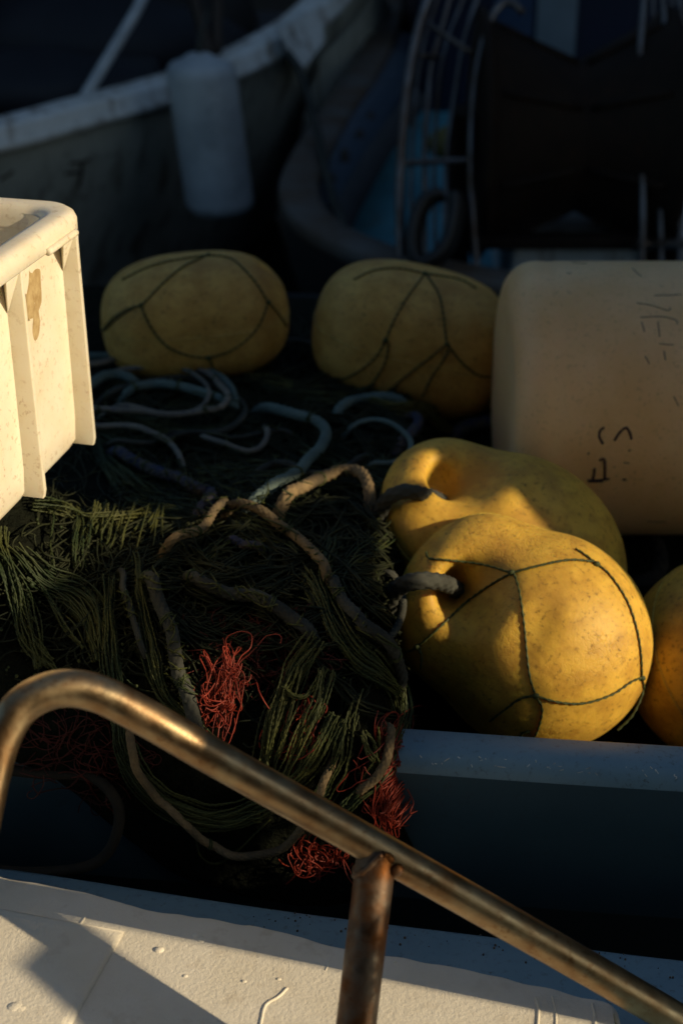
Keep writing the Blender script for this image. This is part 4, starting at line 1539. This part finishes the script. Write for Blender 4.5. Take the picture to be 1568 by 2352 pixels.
# ------------------------------------------------------------------ boat with the white gunwale, behind
b1 = empty('fishing_boat', tuple(atS(350, 300, 6.6)), 'worn white hulled boat with a fender on its side, bow rising', 'boat')
b1['_at'] = tuple(b1.location)
gl = [(-2600, 560, 4.0), (-1600, 500, 4.6), (-900, 420, 5.2), (-400, 360, 5.6), (0, 290, 6.05), (200, 238, 6.35), (400, 184, 6.7), (530, 136, 6.95), (640, 82, 7.2), (720, 30, 7.45), (800, -50, 7.8), (860, -130, 8.1)]
gp = catmull([tuple(atS(*q)) for q in gl], 140)
T = np.gradient(gp, axis=0)
out = np.stack([T[:, 1], -T[:, 0], np.zeros(len(T))], axis=1)
out /= np.linalg.norm(out, axis=1)[:, None]       # toward the camera side
up = np.array([0, 0, 1.0])


def side_rows(prof):
    return [gp + out * d + up * z for d, z in prof]


hb1 = Bag()
hb1.grid(side_rows([(-0.75, -1.9), (-0.45, -1.2), (-0.16, -0.62), (-0.03, -0.25), (0.0, -0.075)]))
hb1.build('hull', M['hull_grey'], b1)
cb1 = Bag()
cb1.grid(side_rows([(0.015, -0.105), (0.035, -0.095), (0.035, -0.068), (0.014, -0.06), (0.014, -0.012), (0.0, 0.0), (-0.13, 0.01), (-0.15, 0.0), (-0.15, -0.45)]))
cb1.build('gunwale', M['old_white'], b1)
ib = Bag()
ib.grid(side_rows([(-0.15, -0.40), (-3.5, -0.40)]))
ib.build('deck', M['cover'], b1, smooth=False)
cab = Bag()
cab.grid(side_rows([(-1.2, -0.5), (-1.2, 2.2), (-3.5, 2.3)]))
cab.build('cabin', M['dark_hull'], b1, smooth=False)
stay = Bag()
stay.tube(catmull([tuple(atS(178, 248, 6.5)), tuple(atS(262, 110, 6.55)), tuple(atS(310, 30, 6.6)), tuple(atS(345, -30, 6.7)), tuple(atS(420, -60, 6.8))], 40), 0.027, 12)
stay.build('stanchion', M['fender'], b1)
bs = Bag()
bs.grid(lathe([(0.002, 0.03), (0.03, 0.03), (0.055, 0.01), (0.06, -0.03)], 16) + np.array(atS(182, 246, 6.45)), close_v=True)
bs.build('stanchion_base', M['dark_hull'], b1)
for (a_, b_) in (((430, -60, 6.9), (482, 130, 6.9)), ((500, -60, 7.0), (496, 120, 6.95))):
    q = Bag()
    q.tube(np.linspace(atS(*a_), atS(*b_), 12), 0.03, 10)
    q.build('mast_stay', M['wood_dark'], b1)
# bow bulwark plates seen past the fender
for quad, m in (([(640, 70, 7.05), (735, 15, 7.35), (745, 95, 7.35), (690, 165, 7.1)], 'old_white'),):
    q = Bag()
    pts = [atS(*k) for k in quad]
    q.grid([[pts[0], pts[1]], [pts[3], pts[2]]])
    back = [p + Vector((0, .05, 0)) for p in pts]
    q.grid([[back[0], back[1]], [back[3], back[2]]])
    q.build('bow_plate', M[m], b1, smooth=False)
# dark covers and gear lying inside the boat
for (X, Y, s_, rx, rz, m) in ((60, 190, 6.9, .7, .16, 'cover'), (330, 60, 7.6, .6, .3, 'dark_hull'), (170, 100, 7.4, .9, .25, 'cover')):
    q = Bag()
    c = atS(X, Y, s_)
    sph = lathe([(0.01, 1), (0.5, .86), (.86, .5), (1, 0), (.86, -.5)], 24)
    sph = sph * np.array([rx, .35, rz])
    n_ = np.array([[1 + 0.25 * noise.noise(Vector(v) * 4) for v in row] for row in sph])
    q.grid(sph * n_[..., None] + np.array(c), close_v=True)
    q.build('tarpaulin', M[m], b1)
# registration marks rubbed off the hull
mk = Bag()
hb1_bvh = hb1.bvh()
for line in ([(160, 375), (185, 372), (205, 366)], [(188, 372), (186, 400), (180, 428)], [(150, 398), (180, 394)], [(0, 412), (20, 400), (30, 392)]):
    pts = []
    for X, Y in catmull(line, 10):
        loc, nr, _, _ = hb1_bvh.ray_cast(CAM, ray(X, Y).normalized())
        if loc is not None:
            pts.append(tuple(loc))
    if len(pts) > 3:
        mk.tube(np.array(pts), 0.008, 6)
if mk.n:
    mk.build('worn_lettering', M['wood_dark'], b1)

# fender hung on it
fcen = atS(484, 318, 6.42)
fn = empty('boat_fender', tuple(fcen - Vector((0, 0, .36))), 'white cylindrical fender hanging against the worn white hull', 'fender')
fb_ = Bag()
pr = [(0.003, .375), (.05, .372), (.085, .35)]
for k in range(9):
    a = math.pi / 2 * k / 8
    pr.append((0.155 - .05 + .05 * math.sin(a) - .0, 0.28 + .06 * math.cos(a)))
for z in np.linspace(.24, -.26, 8):
    pr.append((.155, z))
for k in range(9):
    a = math.pi / 2 * k / 8
    pr.append((.155 - .06 + .06 * math.cos(a), -.28 - .06 * math.sin(a)))
pr.append((0.003, -.345))
Gf = lathe(pr, 40)
Gf[..., 0] += Gf[..., 2] * -0.10
fb_.grid(Gf + np.array(fcen), close_v=True, flip=True)
fb_.build('fender_body', M['fender'], fn)
fl = Bag()
fl.tube(catmull([tuple(fcen + Vector((-.036, 0, .36))), tuple(fcen + Vector((-.03, .04, .44))), tuple(fcen + Vector((0.0, .2, .52)))], 20), 0.012, 8)
fl.build('lanyard', M['rope_grey'], fn)

# ------------------------------------------------------------------ second boat, bow toward us
b2 = empty('work_boat', tuple(atS(900, 400, 6.2) - Vector((0, 0, .5))), 'grey and blue boat with rounded bow and turquoise deck', 'boat')
b2['_at'] = tuple(b2.location)
near_rim = [(1900, 760, 4.7), (1500, 700, 4.85), (1180, 645, 5.0), (1000, 612, 5.1), (880, 583, 5.2), (780, 545, 5.35), (715, 510, 5.5), (678, 470, 5.65), (664, 425, 5.8), (680, 372, 6.1), (715, 310, 6.5), (760, 240, 7.0), (815, 160, 7.6), (860, 80, 8.3), (890, -20, 9.2)]
rp2 = catmull([tuple(atS(*q)) for q in near_rim], 140)
T2 = np.gradient(rp2, axis=0)
o2 = np.stack([T2[:, 1], -T2[:, 0], np.zeros(len(T2))], axis=1)
o2 /= np.linalg.norm(o2, axis=1)[:, None]
cen = np.array(atS(1300, 380, 6.5))
flipm = np.sign(((rp2 - cen) * o2).sum(axis=1))[:, None]
o2 = o2 * flipm
h2 = Bag()
h2.grid([rp2 + o2 * d + up * z for d, z in [(-0.7, -1.9), (-0.25, -0.9), (0.0, -0.3), (0.03, -0.06)]])
h2.build('hull', M['dark_hull'], b2)
c2 = Bag()
c2.grid([rp2 + o2 * d + up * z for d, z in [(0.03, -0.07), (0.045, -0.05), (0.045, -0.01), (0.03, 0.0), (-0.10, 0.0), (-0.12, -0.01), (-0.12, -0.05)]])
c2.build('gunwale', M['bow_wood'], b2)
k2 = Bag()
k2.grid([rp2 + o2 * d + up * z for d, z in [(-0.11, -0.02), (-0.13, -0.36)]])
k2.build('bulwark', M['bow_grey'], b2)
dpts = rp2 + o2 * -0.12 + up * -0.34
zc = dpts[:, 2].mean()
dk2 = Bag()
far_x = np.column_stack([np.full(len(dpts), 3.8), np.linspace(4.6, 11, len(dpts)), dpts[:, 2]])
dk2.grid([dpts, dpts * .5 + far_x * .5, far_x])
dk2.build('deck', M['deck_blue'], b2, smooth=False)
# raised grey blue strake along the far side of the bow
sk = Bag()
sk_px = [(700, 470, 5.95), (722, 400, 6.2), (760, 330, 6.55), (815, 250, 7.1), (870, 165, 7.8), (905, 80, 8.6)]
sp_ = catmull([tuple(atS(*q)) for q in sk_px], 40)
w_ = np.array([0.06, -0.02, 0])
sk.grid([sp_ + up * 0.02, sp_ + w_ * 3 + up * 0.01, sp_ + w_ * 3 - up * 0.05])
sk.build('strake', M['slate'], b2)
wd = Bag()
wd.grid([catmull([tuple(atS(*q)) for q in [(735, 545, 5.6), (785, 455, 5.95), (835, 365, 6.35), (890, 285, 6.8), (945, 215, 7.3)]], 30) + np.array(o_) for o_ in [(-.0, 0, 0.03), (.075, -.02, 0.0), (.075, -.02, -.05)]])
wd.build('inner_plank', M['plank'], b2)
for (X, Y, s_) in ((790, 345, 6.3), (825, 300, 6.6), (760, 400, 6.1), (850, 260, 6.9)):
    q = Bag()
    q.tube(np.linspace(atS(X, Y, s_), atS(X + 6, Y + 70, s_ - .03), 8), 0.02, 8)
    q.build('timberhead', M['wood_dark'], b2)
# pale flare of the white hull's bow seen beyond
fl1 = Bag()
fpx = [[(735, 130, 7.6), (800, 60, 7.9), (850, -10, 8.2), (880, -80, 8.4)], [(690, 300, 7.5), (760, 220, 7.8), (830, 120, 8.2), (885, -10, 8.5)], [(700, 360, 7.6), (800, 260, 8.1), (870, 160, 8.5), (900, 20, 8.8)]]
fl1.grid([catmull([tuple(atS(*q)) for q in r_], 24) for r_ in fpx])
fl1.build('bow_flare', M['hull_grey'], b1)

# rope from the white boat's bow down to the grey bow
mr = Bag()
P = catmull([tuple(atS(660, 120, 7.0)), tuple(atS(690, 165, 6.75)), tuple(atS(722, 270, 6.4)), tuple(atS(748, 390, 6.0)), tuple(atS(772, 480, 5.7)), tuple(atS(793, 535, 5.45))], 60)
mr.tube(P, 0.019, 12, radf=lambda th, s: 1 + .12 * np.sin(2 * th - s * 90))
tag(mr.build('mooring_rope', M['rope_grey']), 'mooring rope running from the white bow down to the grey bow', 'rope')

# navy cabin of the work boat
cb2 = Bag()
y0 = 8.3
cb2.box((0.42, y0, 0.4), (4.6, y0 + 2, 4.2))
cb2.build('cabin', M['navy'], b2, smooth=False, bevel=0.03)
dr_ = Bag()
x0, x1 = atY(1230, 60, y0).x, atY(1322, 60, y0).x
dr_.box((x0, y0 - 0.02, 0.9), (x1, y0 - 0.002, 4.0))
dr_.build('grey_panel', M['grey_panel'], b2, smooth=False, bevel=0.004)
bp = Bag()
bp.box((atY(1130, 60, y0).x, y0 - 0.012, 0.9), (x0 - 0.02, y0 - 0.002, 4.0))
bp.build('blue_panel', M['blue_paint'], b2, smooth=False, bevel=0.004)

# engine box under the drum
bx = Bag()
bl_ = atS(1165, 596, 5.55)
bx.box((bl_.x, bl_.y - .15, bl_.z - 0.5), (bl_.x + 1.0, bl_.y + .7, atS(1165, 566, 5.4).z))
bx.build('engine_box', M['old_white'], b2, smooth=False, bevel=0.015)
bx = Bag()
bl_ = atS(1530, 640, 5.9)
bx.box((bl_.x, bl_.y, bl_.z - .4), (bl_.x + .9, bl_.y + .5, atS(1530, 430, 5.9).z))
bx.build('white_locker', M['old_white'], b2, smooth=False, bevel=0.02)
bx = Bag()
bl_ = atS(1140, 560, 6.5)
bx.box((bl_.x, bl_.y, bl_.z - .3), (bl_.x + 0.85, bl_.y + .6, atS(1140, 440, 6.5).z))
bx.build('hatch_box', M['old_white'], b2, smooth=False, bevel=0.015)
tb = Bag()
c = atS(1056, 330, 6.6)
sph = lathe([(0.01, 1), (0.5, .86), (.86, .5), (1, 0), (.86, -.5), (.3, -.8)], 20) * np.array([.16, .12, .09])
tb.grid(sph + np.array(c), close_v=True)
tag(tb.build('tarpaulin', M['olive']), 'small olive yellow bundle behind the curved tubes', 'bundle')

# ------------------------------------------------------------------ net drum with curved guard tubes
dc = atS(1318, 312, 5.45)
drum = empty('net_drum', (dc.x, dc.y, dc.z - .6), 'dark rusty net hauling drum between curved guard tubes', 'net drum')
xl = atS(1108, 312, 5.45).x - dc.x
xr = atS(1500, 312, 5.45).x - dc.x
pd = [(0.02, xl - .03), (.46, xl - .03), (.475, xl - .015), (.46, xl), (.44, xl + .01), (.43, xl + .02), (.285, -.02), (.285, .02), (.43, xr - .02), (.44, xr - .01), (.475, xr + .02), (.46, xr + .04), (0.02, xr + .04)]
dd = Bag()
dd.grid(lathe(pd, 56, 'X') + np.array(dc), close_v=True)
dd.build('drum_body', M['drum'], drum, smooth=False)
for k in range(8):
    rbz = Bag()
    a = 2 * math.pi * k / 8 + .2
    d = np.array([0, math.cos(a), math.sin(a)])
    rbz.tube(np.array(dc) + np.linspace(np.array([xl + .03, 0, 0]) + d * .425, np.array([-.02, 0, 0]) + d * .29, 6), 0.014, 8)
    rbz.build('drum_rib', M['drum'], drum)
    rbz = Bag()
    rbz.tube(np.array(dc) + np.linspace(np.array([.02, 0, 0]) + d * .29, np.array([xr - .03, 0, 0]) + d * .425, 6), 0.014, 8)
    rbz.build('drum_rib', M['drum'], drum)
bmz = Bag()
pz = atS(1318, 555, 5.3)
bmz.box((dc.x + xl - .05, pz.y - .05, atS(1318, 566, 5.3).z), (dc.x + xr + .05, pz.y + .05, atS(1318, 537, 5.3).z))
bmz.box((dc.x + xl - .12, dc.y - .1, dc.z - 1.1), (dc.x + xl - .04, dc.y + .1, dc.z + .1))
bmz.box((dc.x + xr + .05, dc.y - .1, dc.z - 1.1), (dc.x + xr + .13, dc.y + .1, dc.z + .1))
bmz.build('drum_stand', M['drum'], drum, smooth=False, bevel=.006)
tubes = [
    ([(1000, -40), (981, 0), (954, 90), (935, 197), (925, 298), (918, 418), (919, 520), (922, 640)], 18, 5.2),
    ([(1044, -40), (1031, 0), (1010, 78), (990, 149), (982, 239), (975, 334), (975, 418), (975, 560), (978, 640)], 10, 5.25),
    ([(1110, -40), (1094, 0), (1066, 90), (1052, 167), (1038, 257), (1028, 334), (1025, 418), (1022, 560), (1028, 640)], 10, 5.3),
    ([(1200, 30), (1180, 8), (1157, 6), (1133, 32), (1109, 95), (1094, 167), (1086, 239), (1082, 334), (1084, 478), (1095, 620)], 14, 5.15),
    ([(1484, -40), (1479, 0), (1471, 100), (1470, 179), (1472, 260), (1474, 334), (1476, 480), (1474, 640)], 13, 5.15),
    ([(1521, -40), (1522, 0), (1528, 90), (1526, 160), (1518, 239), (1512, 334), (1516, 480), (1518, 640)], 11, 5.2),
    ([(1560, -40), (1560, 0), (1572, 90), (1568, 239), (1562, 334), (1560, 480), (1562, 640)], 11, 5.25),
    ([(1072, -40), (1058, 10), (1030, 85), (1012, 160), (1003, 250), (998, 340), (997, 460), (1002, 640)], 7, 5.45),
    ([(1014, -40), (1000, 10), (975, 90), (958, 190), (949, 290), (944, 400), (946, 640)], 7, 5.5),
    ([(1500, -40), (1500, 90), (1497, 239), (1493, 334), (1495, 640)], 8, 5.5),
    ([(1542, -40), (1545, 90), (1543, 239), (1538, 334), (1540, 640)], 8, 5.5),
    ([(1596, -40), (1600, 90), (1598, 239), (1592, 334), (1592, 640)], 12, 5.3)]
for px, wd_, s_ in tubes:
    q = Bag()
    q.tube(catmull([tuple(atS(X, Y, s_)) for X, Y in px], 60), wd_ * .62 * PXM * s_, 12)
    q.build('guard_tube', M['tube'], drum)
for a_, b_, r_ in (((984, 55, 5.25), (1092, 126, 5.2), .010), ((962, 126, 5.2), (1010, 130, 5.25), .010), ((918, 374, 5.2), (1085, 367, 5.15), .012), ((1466, 336, 5.15), (1600, 336, 5.3), .022), ((1465, 560, 5.15), (1600, 560, 5.3), .02)):
    q = Bag()
    q.tube(np.linspace(atS(*a_), atS(*b_), 8), r_, 10)
    q.build('guard_strut', M['tube'], drum)
for X in (1497, 1545):
    q = Bag()
    q.tube(np.linspace(atS(X, 336, 5.35), atS(X, 640, 5.35), 8), .032, 10)
    q.build('guard_leg', M['drum'], drum)

# black hose hanging by the tubes
hs = Bag()
for k in range(3):
    o_ = np.array([k * 5.0, k * 4.0])
    hs.tube(catmull([tuple(atS(X + o_[0], Y + o_[1], 5.05 + .03 * k)) for X, Y in [(1010, 440), (975, 455), (952, 500), (945, 560), (960, 600), (1000, 585), (1030, 540), (1045, 470), (1040, 440)]], 60), .022, 10)
tag(hs.build('hose', M['black']), 'black hose coil hanging by the curved guard tubes', 'hose')

# ------------------------------------------------------------------ building added out of view to shade the far boats
bd = empty('shade_building', (9, 5, 0), 'plain tall building added out of view to shade the boats beyond the floats', 'building')
q = Bag()
ex = 8.0
ey = 2.38 - math.tan(SUN_AZ) * (ex - 0.30)
q.box((ex, ey, 0.0), (ex + 7, 26, 9.5))
q.build('wall', M['concrete'], bd, smooth=False)
q = Bag()
q.box((ex - .25, ey + .01, 9.5), (ex + 7.2, 26.2, 9.75))
q.build('roof', M['wood_dark'], bd, smooth=False)
for k in range(5):
    q = Bag()
    yy = ey + 2.5 + k * 4.6
    q.box((ex - .06, yy, 5.0), (ex - .003, yy + 1.3, 6.8))
    q.build('window', M['dark_hull'], bd, smooth=False, bevel=.01)
for k in range(3):
    pass
q = Bag()
q.box((ex - 0.9, ey - 1.0, -1.0), (60, 60, 0.9))
struct(q.build('quay', M['concrete'], smooth=False), label='concrete quay beside the boats')
# far shore wall closing the view between the boats
q = Bag()
q.box((-60, 16, -1), (ex - .95, 18, 5.5))
tag(q.build('harbour_wall', M['concrete'], smooth=False), 'dim harbour wall far behind the moored boats', 'wall')

for o in scene.objects:
    if '_at' in o.keys():
        del o['_at']
